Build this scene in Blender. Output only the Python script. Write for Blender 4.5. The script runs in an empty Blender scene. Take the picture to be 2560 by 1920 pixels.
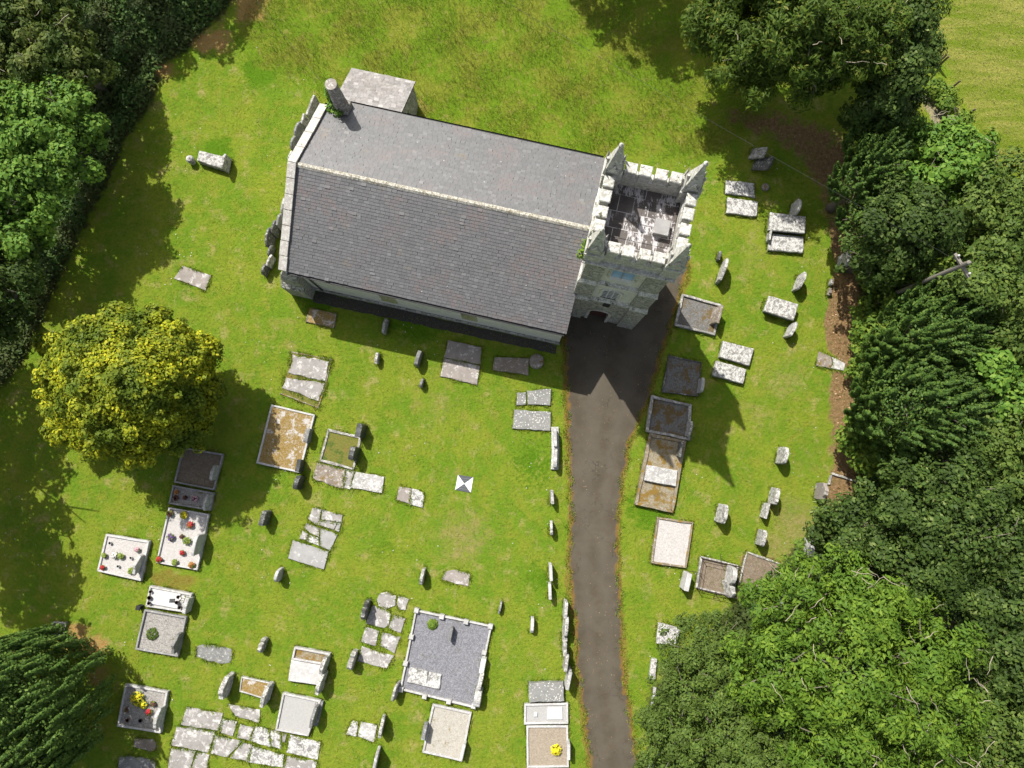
import bpy, bmesh, math, random, zlib
import numpy as np
from math import sin, cos, radians, pi
from mathutils import Vector, Matrix

random.seed(7); RNG = np.random.default_rng(11)
S = bpy.context.scene; COL = S.collection
# ------------------------------------------------------------------ camera, light
H, F, NX, NY = 38.0, 1775.0, 1285.0, 1140.0          # drone height, focal length in photo px, nadir in photo px
PA = math.atan((NY-960)/F); PB = math.atan((NX-1280)/math.hypot(F, NY-960))
cam = bpy.data.cameras.new('camera'); co = bpy.data.objects.new('camera', cam); COL.objects.link(co)
co.location = (0, 0, H); co.rotation_euler = (PA, PB, 0)
cam.sensor_width = 36; cam.lens = 36*F/2560; cam.clip_end = 3000; cam.clip_start = .5
S.camera = co
SUN_EL, SUN_AZ = radians(52), radians(31)            # shadows fall to (sin, -cos)
sd = Vector((-sin(SUN_AZ)*cos(SUN_EL), cos(SUN_AZ)*cos(SUN_EL), sin(SUN_EL)))
sl = bpy.data.lights.new('sun', 'SUN'); sl.energy = 4.5; sl.angle = radians(.53); sl.color = (1, .96, .89)
so = bpy.data.objects.new('sun', sl); COL.objects.link(so); so.rotation_euler = sd.to_track_quat('Z', 'Y').to_euler(); so.location = (-20, 30, 60)
W = bpy.data.worlds.new('World'); S.world = W; W.use_nodes = True
wn = W.node_tree.nodes; bg = wn['Background']; sky = wn.new('ShaderNodeTexSky'); sky.sky_type = 'NISHITA'; sky.sun_disc = False
sky.sun_elevation = SUN_EL; sky.sun_rotation = math.atan2(sd.x, sd.y); sky.dust_density = 3.0
hs = wn.new('ShaderNodeHueSaturation'); hs.inputs['Saturation'].default_value = .55   # a sky half full of white cloud
W.node_tree.links.new(sky.outputs[0], hs.inputs['Color']); W.node_tree.links.new(hs.outputs[0], bg.inputs[0]); bg.inputs[1].default_value = .095
S.view_settings.view_transform = 'Standard'; S.view_settings.look = 'None'; S.view_settings.exposure = .79; S.view_settings.gamma = 1

# ------------------------------------------------------------------ helpers
RC = np.array((Matrix.Rotation(PB, 3, 'Y') @ Matrix.Rotation(PA, 3, 'X')))
def at(px, py, z=0.0):
    d = RC @ np.array([(px-1280)/F, -(py-960)/F, -1.0]); s = (z-H)/d[2]
    return (float(d[0]*s), float(d[1]*s))
def T(r, c, x, y): return (640*c + x/3.456, 480*r + y/3.456)    # enlarged photo tile -> photo px
def OV(x, y): return (x*1.15732, y*1.15732)
ANG = radians(-12.81); U = np.array([cos(ANG), sin(ANG)]); V = np.array([-sin(ANG), cos(ANG)])
NAVE = np.array(at(715, 677, 3.9))

def tag(o, label=None, cat=None, group=None, kind=None):
    if label: o['label'] = label
    if cat: o['category'] = cat
    if group: o['group'] = group
    if kind: o['kind'] = kind
    return o
def empty(name, loc, rz=0):
    o = bpy.data.objects.new(name, None); COL.objects.link(o); o.location = loc; o.rotation_euler = (0, 0, rz); o.empty_display_size = .3
    return o
class MB:
    def __init__(s): s.v, s.f, s.m = [], [], []
    def add(s, vs, fs, m=0):
        o = len(s.v); s.v += [tuple(v) for v in vs]; s.f += [tuple(i+o for i in f) for f in fs]; s.m += [m]*len(fs)
    def box(s, x0, x1, y0, y1, z0, z1, m=0, ch=0):
        if ch: return s.prism([(x0, y0), (x1, y0), (x1, y1), (x0, y1)], z0, z1, m, ch)
        s.add([(x0,y0,z0),(x1,y0,z0),(x1,y1,z0),(x0,y1,z0),(x0,y0,z1),(x1,y0,z1),(x1,y1,z1),(x0,y1,z1)],
              [(3,2,1,0),(4,5,6,7),(0,1,5,4),(1,2,6,5),(2,3,7,6),(3,0,4,7)], m)
    def prism(s, poly, z0, z1, m=0, ch=0, mtop=None):
        n = len(poly); a = sum(poly[i][0]*poly[(i+1)%n][1]-poly[(i+1)%n][0]*poly[i][1] for i in range(n))
        if a < 0: poly = poly[::-1]
        zz = (lambda p: z1(p)) if callable(z1) else (lambda p: z1)
        rings = [[(x, y, z0) for x, y in poly]]
        if ch:
            rings.append([(x, y, zz((x, y))-ch) for x, y in poly])
            q = inset(poly, ch); rings.append([(x, y, zz((x, y))) for x, y in q])
        else: rings.append([(x, y, zz((x, y))) for x, y in poly])
        vs = [p for r in rings for p in r]; fs = [tuple(range(n))[::-1]]
        for k in range(len(rings)-1):
            fs += [(k*n+i, k*n+(i+1)%n, (k+1)*n+(i+1)%n, (k+1)*n+i) for i in range(n)]
        s.add(vs, fs, m); s.add(rings[-1], [tuple(range(n))], m if mtop is None else mtop)
    def tube(s, pts, rad, n=6, m=0, cap=True):
        pts = [Vector(p) for p in pts]; rs = rad if isinstance(rad, (list, tuple)) else [rad]*len(pts); vs = []
        for i, p in enumerate(pts):
            d = (pts[min(i+1, len(pts)-1)]-pts[max(i-1, 0)]).normalized()
            a = d.orthogonal().normalized() if abs(d.z) < .99 else Vector((1, 0, 0)); a = (a-d*a.dot(d)).normalized(); b = d.cross(a)
            vs += [p+(a*cos(2*pi*k/n)+b*sin(2*pi*k/n))*rs[i] for k in range(n)]
        fs = [(i*n+k, i*n+(k+1)%n, (i+1)*n+(k+1)%n, (i+1)*n+k) for i in range(len(pts)-1) for k in range(n)]
        if cap: fs += [tuple(range(n))[::-1], tuple((len(pts)-1)*n+k for k in range(n))]
        s.add(vs, fs, m)
    def xf(s, M): s.v = [tuple(M @ Vector(v)) for v in s.v]; return s
    def merge(s, o, M=None, m=None):
        vs = [tuple(M @ Vector(v)) for v in o.v] if M else o.v
        k = len(s.v); s.v += vs; s.f += [tuple(i+k for i in f) for f in o.f]; s.m += o.m if m is None else [m]*len(o.f)
    def build(s, name, mats, parent=None, smooth=False):
        me = bpy.data.meshes.new(name); me.from_pydata(s.v, [], s.f); mats = mats if isinstance(mats, (list, tuple)) else [mats]
        for k in mats: me.materials.append(k)
        me.polygons.foreach_set('material_index', s.m)
        if smooth: me.polygons.foreach_set('use_smooth', [True]*len(me.polygons))
        me.update(); o = bpy.data.objects.new(name, me); COL.objects.link(o)
        if parent: o.parent = parent
        return o
def inset(poly, d):
    n = len(poly); out = []
    for i in range(n):
        p0, p1, p2 = (np.array(poly[(i+k) % n], float) for k in (-1, 0, 1))
        a = p1-p0; b = p2-p1; a /= max(np.linalg.norm(a), 1e-6); b /= max(np.linalg.norm(b), 1e-6)
        na = np.array([-a[1], a[0]]); nb = np.array([-b[1], b[0]]); k = na+nb; l = k@k
        out.append(tuple(p1 + (k*2/l if l > .3 else na)*d))
    return out
def rough(poly, step=.28, j=.018, rnd=random):
    """subdivide an outline and wobble it like a worn stone edge"""
    out = []; n = len(poly)
    for i in range(n):
        a = np.array(poly[i], float); b = np.array(poly[(i+1) % n], float); L = np.linalg.norm(b-a); k = max(1, int(L/step)); d = (b-a)/max(L, 1e-6); nn = np.array([-d[1], d[0]])
        for q in range(k):
            p = a+(b-a)*q/k + nn*rnd.uniform(-j, j)
            if q == 0: p += np.array([rnd.uniform(-j, j), rnd.uniform(-j, j)])
            out.append(tuple(p))
    return out

# ------------------------------------------------------------------ materials
class NT:
    def __init__(s, name):
        s.mat = bpy.data.materials.new(name); s.mat.use_nodes = True; s.t = s.mat.node_tree; s.b = s.t.nodes['Principled BSDF']; s.out = s.t.nodes['Material Output']
        s.b.inputs['Roughness'].default_value = .85; s.b.inputs['Specular IOR Level'].default_value = .25
        s.geo = s.t.nodes.new('ShaderNodeNewGeometry')
    def n(s, typ, **k):
        q = s.t.nodes.new(typ)
        for a, v in k.items(): setattr(q, a, v)
        return q
    def L(s, a, b): s.t.links.new(a, b)
    def val(s, sock, v):
        if hasattr(v, 'is_linked') or isinstance(v, bpy.types.NodeSocket): s.L(v, sock)
        elif isinstance(v, (tuple, list)) and len(v) == 3 and sock.type == 'RGBA': sock.default_value = (*v, 1)
        else: sock.default_value = v
    def noise(s, scale, detail=4, rough=.6, vec=None, out=0, dist=0):
        q = s.n('ShaderNodeTexNoise'); q.inputs['Scale'].default_value = scale; q.inputs['Detail'].default_value = detail; q.inputs['Roughness'].default_value = rough; q.inputs['Distortion'].default_value = dist
        s.L(vec if vec is not None else s.geo.outputs['Position'], q.inputs['Vector']); return q.outputs[out]
    def step(s, v, a, b):
        q = s.n('ShaderNodeMapRange', interpolation_type='SMOOTHSTEP'); s.val(q.inputs[0], v); q.inputs[1].default_value = a; q.inputs[2].default_value = b; return q.outputs[0]
    def mix(s, f, a, b, blend='MIX'):
        q = s.n('ShaderNodeMix', data_type='RGBA', blend_type=blend); s.val(q.inputs[0], f); s.val(q.inputs[6], a); s.val(q.inputs[7], b); return q.outputs[2]
    def math(s, op, a, b=0.0, clamp=False):
        q = s.n('ShaderNodeMath', operation=op, use_clamp=clamp); s.val(q.inputs[0], a); s.val(q.inputs[1], b); return q.outputs[0]
    def ramp(s, v, stops):
        q = s.n('ShaderNodeValToRGB'); e = q.color_ramp.elements
        while len(e) < len(stops): e.new(.5)
        for k, (p, c) in enumerate(stops): e[k].position = p; e[k].color = (*c, 1)
        s.val(q.inputs[0], v); return q.outputs[0]
    def color(s, c): s.val(s.b.inputs['Base Color'], c)
    def bump(s, h, strength=.5, dist=.02):
        q = s.n('ShaderNodeBump'); q.inputs['Strength'].default_value = strength; q.inputs['Distance'].default_value = dist; s.val(q.inputs['Height'], h); s.L(q.outputs[0], s.b.inputs['Normal'])
    def attr(s, name):
        q = s.n('ShaderNodeAttribute', attribute_name=name); sep = s.n('ShaderNodeSeparateColor'); s.L(q.outputs['Color'], sep.inputs[0]); return sep.outputs
M = {}
def sc(c, k): return tuple(v*k for v in c)
def stone(name, base, dark, lich=(.62, .61, .57), amt=.5, moss=None, mamt=0, ls=6.5, spots=0, rough_=.88, k=.80):
    base, dark, lich = sc(base, k), sc(dark, k), sc(lich, k); moss = sc(moss, k) if moss else None
    t = NT(name); c = t.mix(t.step(t.noise(2.2, 5), .3, .7), base, dark)
    c = t.mix(t.math('MULTIPLY', t.noise(30, 3), .45), c, tuple(k*.5 for k in base))
    if amt: c = t.mix(t.math('MULTIPLY', t.math('MULTIPLY', t.step(t.noise(ls, 9, .72, dist=.5), .62-amt*.28, .70-amt*.28), t.step(t.noise(ls*3.2, 6, .7), .36, .56)), .92), c, lich)
    if spots:
        q = t.n('ShaderNodeTexVoronoi'); q.inputs['Scale'].default_value = 9; t.L(t.geo.outputs['Position'], q.inputs['Vector'])
        c = t.mix(t.math('MULTIPLY', t.step(q.outputs['Distance'], .33, .2), t.step(t.noise(3, 3), .62-spots*.3, .68-spots*.3)), c, lich)
    if moss: c = t.mix(t.step(t.noise(3.1, 7, .7), .72-mamt*.45, .8-mamt*.45), c, moss)
    t.color(c); t.b.inputs['Roughness'].default_value = rough_; t.bump(t.noise(22, 6, .7), .55, .03); M[name] = t.mat
stone('lichen_stone', (.30,.29,.27), (.20,.195,.18), (.66,.65,.61), .62)
stone('lichen_slab', (.27,.265,.25), (.19,.185,.175), (.62,.61,.58), .72, ls=4)
stone('spotted_slab', (.30,.30,.285), (.22,.22,.21), (.62,.62,.58), .12, spots=.75)
stone('grey_stone', (.27,.27,.26), (.17,.17,.165), (.55,.55,.52), .3)
stone('dark_stone', (.13,.13,.122), (.075,.075,.07), (.45,.45,.42), .36, rough_=.6)
stone('granite_polished', (.085,.09,.088), (.05,.05,.052), (.38,.38,.36), .2, rough_=.35)
stone('pink_slab', (.36,.32,.29), (.27,.24,.215), (.62,.60,.58), .3, ls=3)
stone('brown_slab', (.31,.27,.23), (.20,.165,.13), (.58,.55,.5), .32, (.20,.13,.04), .35)
stone('flag_slab', (.37,.35,.33), (.27,.255,.24), (.60,.585,.56), .42, (.12,.14,.03), .14, ls=3)
stone('grey_slab', (.40,.395,.385), (.32,.315,.305), (.58,.575,.56), .2, ls=3)
stone('white_marble', (.57,.56,.545), (.45,.44,.425), (.66,.655,.64), .4)
stone('pale_kerb', (.55,.54,.52), (.40,.39,.37), (.68,.67,.65), .4)
stone('grey_kerb', (.36,.355,.35), (.25,.245,.24), (.5,.5,.48), .3)
stone('moss_kerb', (.30,.26,.19), (.19,.15,.09), (.48,.46,.41), .35, (.23,.145,.025), .45)
stone('old_kerb', (.34,.33,.30), (.20,.19,.17), (.62,.60,.57), .5, (.10,.08,.05), .3)
stone('moss_slab', (.25,.18,.05), (.13,.09,.03), (.45,.42,.36), .12, (.34,.22,.015), .6)
stone('white_slab', (.63,.63,.62), (.55,.55,.54), (.70,.70,.69), .3)
stone('bloom_stone', (.46,.45,.43), (.33,.325,.31), (.66,.65,.62), .5)
stone('cream_wall', (.52,.51,.46), (.42,.41,.365), (.66,.65,.6), .35, (.16,.16,.11), .12)
stone('coping_stone', (.56,.53,.48), (.44,.41,.37), (.68,.66,.61), .5, (.16,.15,.12), .15)
stone('parapet_stone', (.50,.49,.44), (.36,.35,.31), (.72,.71,.65), .6, (.13,.12,.08), .34)
stone('pinnacle_stone', (.53,.52,.47), (.40,.39,.35), (.70,.69,.63), .5, (.17,.17,.14), .3)
stone('ridge_tile', (.38,.36,.30), (.27,.24,.17), (.66,.63,.56), .55, (.18,.13,.03), .28, ls=9)
stone('render_grey', (.78,.765,.69), (.66,.65,.58), (.88,.865,.8), .35, (.16,.155,.12), .12)
stone('chimney_stone', (.36,.325,.285), (.24,.215,.19), (.68,.66,.61), .4, (.08,.07,.05), .2)

stone('lime_wall', (.80,.79,.74), (.66,.65,.60), (.86,.85,.8), .3, (.34,.34,.29), .1)
stone('sill_stone', (.42,.41,.22), (.30,.30,.14), (.6,.58,.45), .25)
def rubble():
    t = NT('rubble_stone'); tc = t.n('ShaderNodeMapping'); tc.inputs['Scale'].default_value = (1, 1, 2.2); t.L(t.geo.outputs['Position'], tc.inputs[0])
    a = t.n('ShaderNodeTexVoronoi', feature='DISTANCE_TO_EDGE'); b = t.n('ShaderNodeTexVoronoi')
    for q in (a, b): q.inputs['Scale'].default_value = 3.6; t.L(tc.outputs[0], q.inputs['Vector'])
    c = t.ramp(b.outputs['Color'], [(0, (.31,.305,.265)), (.5, (.44,.43,.38)), (1, (.56,.545,.49))])
    c = t.mix(t.math('MULTIPLY', t.noise(16, 6, .7), .5), c, (.13,.125,.105)); c = t.mix(t.step(t.noise(6, 8, .7), .56, .64), c, (.60,.59,.54))
    c = t.mix(t.step(a.outputs['Distance'], .06, .015), c, (.12,.117,.10)); t.color(c)
    t.bump(t.math('ADD', t.math('MULTIPLY', t.step(a.outputs['Distance'], 0, .12), .8), t.math('MULTIPLY', t.noise(20, 5), .5)), .9, .05); M['rubble'] = t.mat
rubble()
def slate(name, stops, rust=.1, spec=.8, rgh=.55):
    k = .67 if name == 'slate' else .95; stops = [(p, sc(c, k)) for p, c in stops]; t = NT(name); c = t.ramp(t.geo.outputs['Random Per Island'], stops)
    c = t.mix(t.math('MULTIPLY', t.step(t.noise(.5, 4, .65), .48, .64), t.step(t.noise(3.5, 5), .38, .6)), c, (.112,.090,.086) if name == 'slate' else (.24,.22,.20))
    c = t.mix(t.math('MULTIPLY', t.step(t.noise(.9, 5, .7), .62, .72), rust*6), c, (.15,.115,.065))
    c = t.mix(t.math('MULTIPLY', t.step(t.noise(6, 6, .7), .35, .7), .45), c, (.07,.068,.068))
    q = t.n('ShaderNodeTexVoronoi'); q.inputs['Scale'].default_value = 2.6; t.L(t.geo.outputs['Position'], q.inputs['Vector'])
    c = t.mix(t.math('MULTIPLY', t.step(q.outputs['Distance'], .085, .05), t.step(t.noise(1.1, 3), .48, .58)), c, (.34,.33,.31))
    t.color(c); t.b.inputs['Roughness'].default_value = rgh; t.b.inputs['Specular IOR Level'].default_value = spec; t.bump(t.noise(14, 4), .25, .01); M[name] = t.mat
slate('slate', [(0, (.110,.109,.111)), (.35, (.128,.127,.129)), (.7, (.142,.141,.143)), (.95, (.152,.151,.153)), (1, (.19,.19,.19))])
slate('slate_pale', [(0, (.20,.19,.18)), (.4, (.27,.255,.245)), (.8, (.32,.305,.295)), (1, (.42,.40,.38))], .05, .2, .8)
def gravel(name, c0, c1, c2, moss=None, mamt=0, earth=None, eamt=0, gs=38, k=.72):
    c0, c1, c2 = sc(c0, k), sc(c1, k), sc(c2, k); moss = sc(moss, k) if moss else None; earth = sc(earth, k) if earth else None; t = NT(name); q = t.n('ShaderNodeTexVoronoi'); q.inputs['Scale'].default_value = gs; t.L(t.geo.outputs['Position'], q.inputs['Vector'])
    sep = t.n('ShaderNodeSeparateColor'); t.L(q.outputs['Color'], sep.inputs[0]); c = t.ramp(sep.outputs[0], [(0, c0), (.5, c1), (1, c2)])
    q2 = t.n('ShaderNodeTexVoronoi'); q2.inputs['Scale'].default_value = gs*.42; t.L(t.geo.outputs['Position'], q2.inputs['Vector']); s2 = t.n('ShaderNodeSeparateColor'); t.L(q2.outputs['Color'], s2.inputs[0])
    c = t.mix(.4, c, t.ramp(s2.outputs[0], [(0, c0), (.5, c1), (1, c2)]))
    if moss: c = t.mix(t.step(t.noise(1.9, 9, .75), .68-mamt*.4, .76-mamt*.4), c, moss)
    if earth: c = t.mix(t.step(t.noise(.9, 7, .7), .66-eamt*.35, .76-eamt*.35), c, earth)
    t.color(c); t.bump(q.outputs['Distance'], .8, .02); M[name] = t.mat
gravel('white_gravel', (.42,.40,.38), (.56,.53,.50), (.66,.64,.62), (.34,.31,.24), .1)
gravel('grey_gravel', (.16,.15,.14), (.36,.34,.31), (.52,.50,.47), (.17,.16,.07), .25)
gravel('blue_gravel', (.13,.13,.14), (.215,.215,.235), (.36,.36,.39), (.16,.16,.13), .2)
gravel('sand_gravel', (.27,.22,.17), (.37,.31,.235), (.46,.39,.30), (.14,.11,.05), .14)
gravel('dark_gravel', (.10,.10,.095), (.17,.165,.155), (.28,.27,.25), (.16,.11,.04), .5)
gravel('moss_fill', (.22,.135,.03), (.29,.19,.035), (.42,.34,.22), (.55,.52,.49), .42)
gravel('ochre_fill', (.20,.16,.09), (.30,.255,.17), (.42,.38,.30), (.24,.15,.03), .5, (.16,.12,.06), .3)
gravel('tan_fill', (.36,.33,.28), (.47,.44,.38), (.58,.55,.49), (.26,.21,.09), .28)
gravel('earth_fill', (.16,.12,.085), (.22,.17,.12), (.30,.25,.19), (.12,.13,.04), .3, (.24,.21,.17), .3, 26)
gravel('grass_fill', (.11,.13,.02), (.17,.18,.03), (.24,.19,.05), (.07,.12,.015), .4, (.21,.15,.04), .35)
gravel('concrete_fill', (.40,.40,.38), (.45,.445,.43), (.5,.49,.47), (.34,.30,.27), .1)
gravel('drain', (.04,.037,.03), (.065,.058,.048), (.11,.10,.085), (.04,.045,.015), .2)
def plain(name, c, r=.6, noise=.3, metal=0):
    c = sc(c, .78 if max(c) > .3 else .9)
    t = NT(name); t.color(t.mix(t.math('MULTIPLY', t.noise(9, 5), noise), c, tuple(k*.45 for k in c))); t.b.inputs['Roughness'].default_value = r; t.b.inputs['Metallic'].default_value = metal; t.bump(t.noise(30, 3), .2, .01); M[name] = t.mat
plain('bark', (.17,.145,.115), .95, .6); plain('pale_twig', (.42,.36,.27), .9, .4); plain('weathered_wood', (.17,.135,.105), .95, .6); plain('pole_wood', (.24,.22,.19), .9, .5)
plain('black_metal', (.03,.03,.032), .45); plain('rusty_iron', (.055,.042,.035), .8, .5); plain('wire', (.05,.05,.05), .5, .1); plain('terracotta', (.20,.085,.06), .7); plain('dark_pot', (.07,.05,.045), .7)
plain('white_pot', (.66,.65,.63), .5); plain('white_paint', (.72,.72,.70), .5, .12); plain('target_white', (.82,.82,.82), .6, .04); plain('target_grid', (.22,.23,.25), .6, .1); plain('target_black', (.075,.08,.088), .6, .2); plain('door_red', (.085,.035,.03), .6)
plain('timber_brown', (.12,.09,.07), .8); plain('plaque', (.70,.70,.68), .45, .08); plain('ink', (.30,.30,.30), .8); plain('dark_under', (.035,.035,.036), .9); plain('gutter', (.03,.03,.032), .4); plain('pink_flowers', (.62,.36,.42), .8)
plain('yellow_flowers', (.70,.60,.02), .8, .2); plain('red_flowers', (.45,.03,.04), .8, .3); plain('white_flowers', (.72,.68,.66), .8); plain('orange_flowers', (.40,.17,.05), .8); plain('green_blooms', (.20,.26,.05), .8); plain('purple_flowers', (.14,.08,.20), .8); plain('brown_blooms', (.12,.05,.04), .8)
def leadroof():
    t = NT('lead_roof'); c = t.mix(t.step(t.noise(1.6, 5), .35, .65), (.07,.06,.055), (.10,.087,.08)); mp = t.n('ShaderNodeMapping'); mp.inputs['Scale'].default_value = (2.2, 1, 1); mp.inputs['Rotation'].default_value = (0, 0, .22); t.L(t.geo.outputs['Position'], mp.inputs[0])
    bm_ = t.n('ShaderNodeMapping'); bm_.inputs['Rotation'].default_value = (0, 0, -ANG); t.L(t.geo.outputs['Position'], bm_.inputs[0]); bk = t.n('ShaderNodeTexBrick'); bk.offset = .35; t.L(bm_.outputs[0], bk.inputs['Vector'])
    for k_, v_ in (('Scale', 1.0), ('Brick Width', .62), ('Row Height', .7), ('Mortar Size', .014), ('Mortar Smooth', .3), ('Bias', 0.0)): bk.inputs[k_].default_value = v_
    bk.inputs['Color1'].default_value = (0, 0, 0, 1); bk.inputs['Color2'].default_value = (1, 1, 1, 1); bk.inputs['Mortar'].default_value = (.5, .5, .5, 1); sh = t.math('MULTIPLY', t.math('SUBTRACT', bk.outputs['Color'], .5), .16)
    wm = t.math('MULTIPLY', t.step(t.math('ADD', t.noise(1.3, 9, .75, mp.outputs[0]), sh), .51, .58), t.step(t.noise(5, 6, .7, mp.outputs[0]), .4, .5)); wm = t.math('MAXIMUM', wm, t.math('MULTIPLY', bk.outputs['Fac'], t.step(t.noise(2.2, 4), .40, .55)))
    c = t.mix(wm, c, (.44,.42,.425)); t.color(c); t.b.inputs['Roughness'].default_value = .6; M['lead'] = t.mat
leadroof()
def glass():
    t = NT('window_glass'); t.color(t.mix(t.noise(3, 3), (.20,.36,.58), (.30,.47,.70))); t.b.inputs['Roughness'].default_value = .2; t.b.inputs['Specular IOR Level'].default_value = .6; M['glass'] = t.mat  # blue of the reflected sky is put into the pane colour
    t = NT('dark_glass'); t.color((.02,.022,.025)); t.b.inputs['Roughness'].default_value = .15; M['dark_glass'] = t.mat
glass()
def leaf(name, stops, vary=None, trans=.25, nscale=.7):
    stops = [(p, sc(c, LK.get(name, 1.0))) for p, c in stops]
    t = NT(name); c = t.ramp(t.geo.outputs['Random Per Island'], stops)
    if vary: c = t.mix(t.step(t.noise(nscale, 4, .6), .38, .62), c, vary)
    t.color(c); t.b.inputs['Roughness'].default_value = .6; t.b.inputs['Specular IOR Level'].default_value = .15
    tr = t.n('ShaderNodeBsdfTranslucent'); t.L(t.mix(.5, c, (.14,.2,.02), 'MIX'), tr.inputs[0]); ms = t.n('ShaderNodeMixShader'); ms.inputs[0].default_value = trans
    t.L(t.b.outputs[0], ms.inputs[1]); t.L(tr.outputs[0], ms.inputs[2]); t.L(ms.outputs[0], t.out.inputs[0]); M[name] = t.mat
LK = dict(ash_leaf=1.25, bright_leaf=1.2, mid_leaf=1.35, dark_leaf=1.6, olive_leaf=1.35, yew_leaf=1.3, cypress_leaf=1.3, irish_yew_leaf=1.35, fine_leaf=1.1, gold_leaf=1.35, gold_inner=1.1, ivy_leaf=1.1)
leaf('ash_leaf', [(0, (.055,.10,.012)), (.5, (.085,.15,.014)), (1, (.13,.19,.02))], (.07,.135,.014), .25, 1.1)
leaf('bright_leaf', [(0, (.05,.11,.016)), (.5, (.08,.16,.02)), (1, (.13,.21,.03))])
leaf('mid_leaf', [(0, (.033,.062,.011)), (.5, (.058,.093,.016)), (1, (.095,.13,.025))])
leaf('dark_leaf', [(0, (.021,.041,.008)), (.5, (.037,.064,.012)), (.9, (.062,.09,.018)), (1, (.12,.145,.05))], (.031,.056,.010), .2, 1.0)
leaf('olive_leaf', [(0, (.045,.065,.012)), (.5, (.075,.098,.018)), (1, (.13,.145,.04))], (.04,.07,.012), .25, .7)
leaf('yew_leaf', [(0, (.028,.055,.008)), (.5, (.048,.085,.010)), (.85, (.075,.11,.012)), (1, (.16,.15,.03))], (.05,.085,.010), .25, .8)
leaf('cypress_leaf', [(0, (.024,.05,.010)), (.6, (.041,.08,.014)), (1, (.075,.115,.02))], None, .12)
leaf('irish_yew_leaf', [(0, (.028,.058,.012)), (.6, (.048,.09,.016)), (1, (.085,.13,.026))], None, .12)
leaf('fine_leaf', [(0, (.045,.085,.016)), (.5, (.075,.125,.02)), (1, (.125,.165,.032))], (.065,.10,.018), .25, 1.2)
leaf('gold_leaf', [(0, (.11,.145,.010)), (.5, (.20,.222,.010)), (1, (.35,.32,.013))], (.08,.12,.010), .2, .55)
leaf('gold_inner', [(0, (.06,.075,.012)), (.6, (.10,.115,.014)), (1, (.17,.17,.015))], None, .2)
leaf('ivy_leaf', [(0, (.022,.055,.010)), (.6, (.04,.09,.015)), (1, (.085,.125,.03))], (.05,.07,.018), .2, .5)
leaf('litter_leaf', [(0, (.08,.042,.022)), (.4, (.19,.10,.045)), (.8, (.31,.18,.085)), (1, (.44,.31,.18))], None, .05)
leaf('shrub_leaf', [(0, (.06,.12,.018)), (.5, (.10,.17,.02)), (1, (.17,.23,.03))])
leaf('meadow_blade', [(0, (.085,.165,.01)), (.5, (.135,.205,.015)), (.85, (.22,.22,.03)), (1, (.36,.30,.12))], (.17,.175,.03), .25, .45)
leaf('lawn_blade', [(0, (.07,.155,.008)), (.5, (.115,.203,.013)), (.86, (.19,.23,.025)), (1, (.31,.27,.09))], (.18,.22,.02), .2, .6)
leaf('dry_blade', [(0, (.14,.17,.03)), (.5, (.24,.23,.07)), (1, (.36,.30,.14))], None, .2)

# ------------------------------------------------------------------ ground with painted ground-cover weights
def grid_axis(a, b, st): return np.concatenate([[-900, -400, -180, -90], np.arange(a, b+.01, st), [90, 180, 400, 900]])
GX, GY = grid_axis(-38, 38, .25), grid_axis(-24, 34, .25)
XX, YY = np.meshgrid(GX, GY)
def inside(poly):
    P = np.array(poly); r = np.zeros(XX.shape, bool); n = len(P)
    for i in range(n):
        (x1, y1), (x2, y2) = P[i], P[(i+1) % n]
        if y1 == y2: continue
        r ^= ((y1 > YY) != (y2 > YY)) & (XX < (x2-x1)*(YY-y1)/(y2-y1)+x1)
    return r.astype(float)
def blur(a, k):
    for _ in range(k):
        p = np.pad(a, 1, mode='edge'); a = (p[:-2, 1:-1]+p[2:, 1:-1]+p[1:-1, :-2]+p[1:-1, 2:]+2*a)/6
    return a
def opoly(pts, k=3): return blur(inside([at(*OV(x, y)) for x, y in pts]), k)
def splats(lst):
    a = np.zeros(XX.shape)
    for x, y, r, w in lst:
        cx, cy = at(*OV(x, y)); a = np.maximum(a, w*np.exp(-((XX-cx)**2+(YY-cy)**2)/(r*r)))
    return a
PATH_L = [(1216,655),(1218,760),(1222,870),(1226,950),(1232,1100),(1229,1200),(1228,1260),(1240,1350),(1246,1450),(1262,1560),(1272,1659),(1276,1720),(1300,1960),(1340,2300)]
PATH_R = [(1490,560),(1470,640),(1437,740),(1402,860),(1362,950),(1341,1060),(1336,1150),(1337,1250),(1345,1380),(1352,1480),(1366,1580),(1386,1659),(1400,1720),(1440,1960),(1490,2300)]
meadow = opoly([(300,-200),(540,-20),(500,90),(560,150),(640,160),(700,210),(760,240),(880,250),(1300,350),(1345,330),(1500,350),(1560,320),(1640,260),(1700,-200)], 4)
hay = opoly([(1960,-300),(2010,30),(1990,70),(2060,170),(2120,300),(2190,380),(2300,520),(2600,300),(2600,-300)], 2)
litter = np.maximum(opoly([(1800,585),(1872,590),(1850,660),(1848,760),(1836,800),(1790,760),(1783,690)], 2), opoly([(1470,180),(1560,230),(1700,240),(1850,300),(1850,560),(1790,520),(1772,420),(1700,320),(1570,270)], 9)*.62)
litter = np.maximum(litter, opoly([(1795,480),(1900,480),(1900,600),(1810,580),(1790,530)], 2))
litter = np.maximum(litter, opoly([(1785,800),(1850,800),(1850,1000),(1890,1060),(1800,1130),(1765,1090),(1800,1010),(1790,920)], 4)*.8)
litter = np.maximum(litter, opoly([(1600,1195),(1690,1215),(1680,1280),(1590,1290)], 2))
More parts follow.
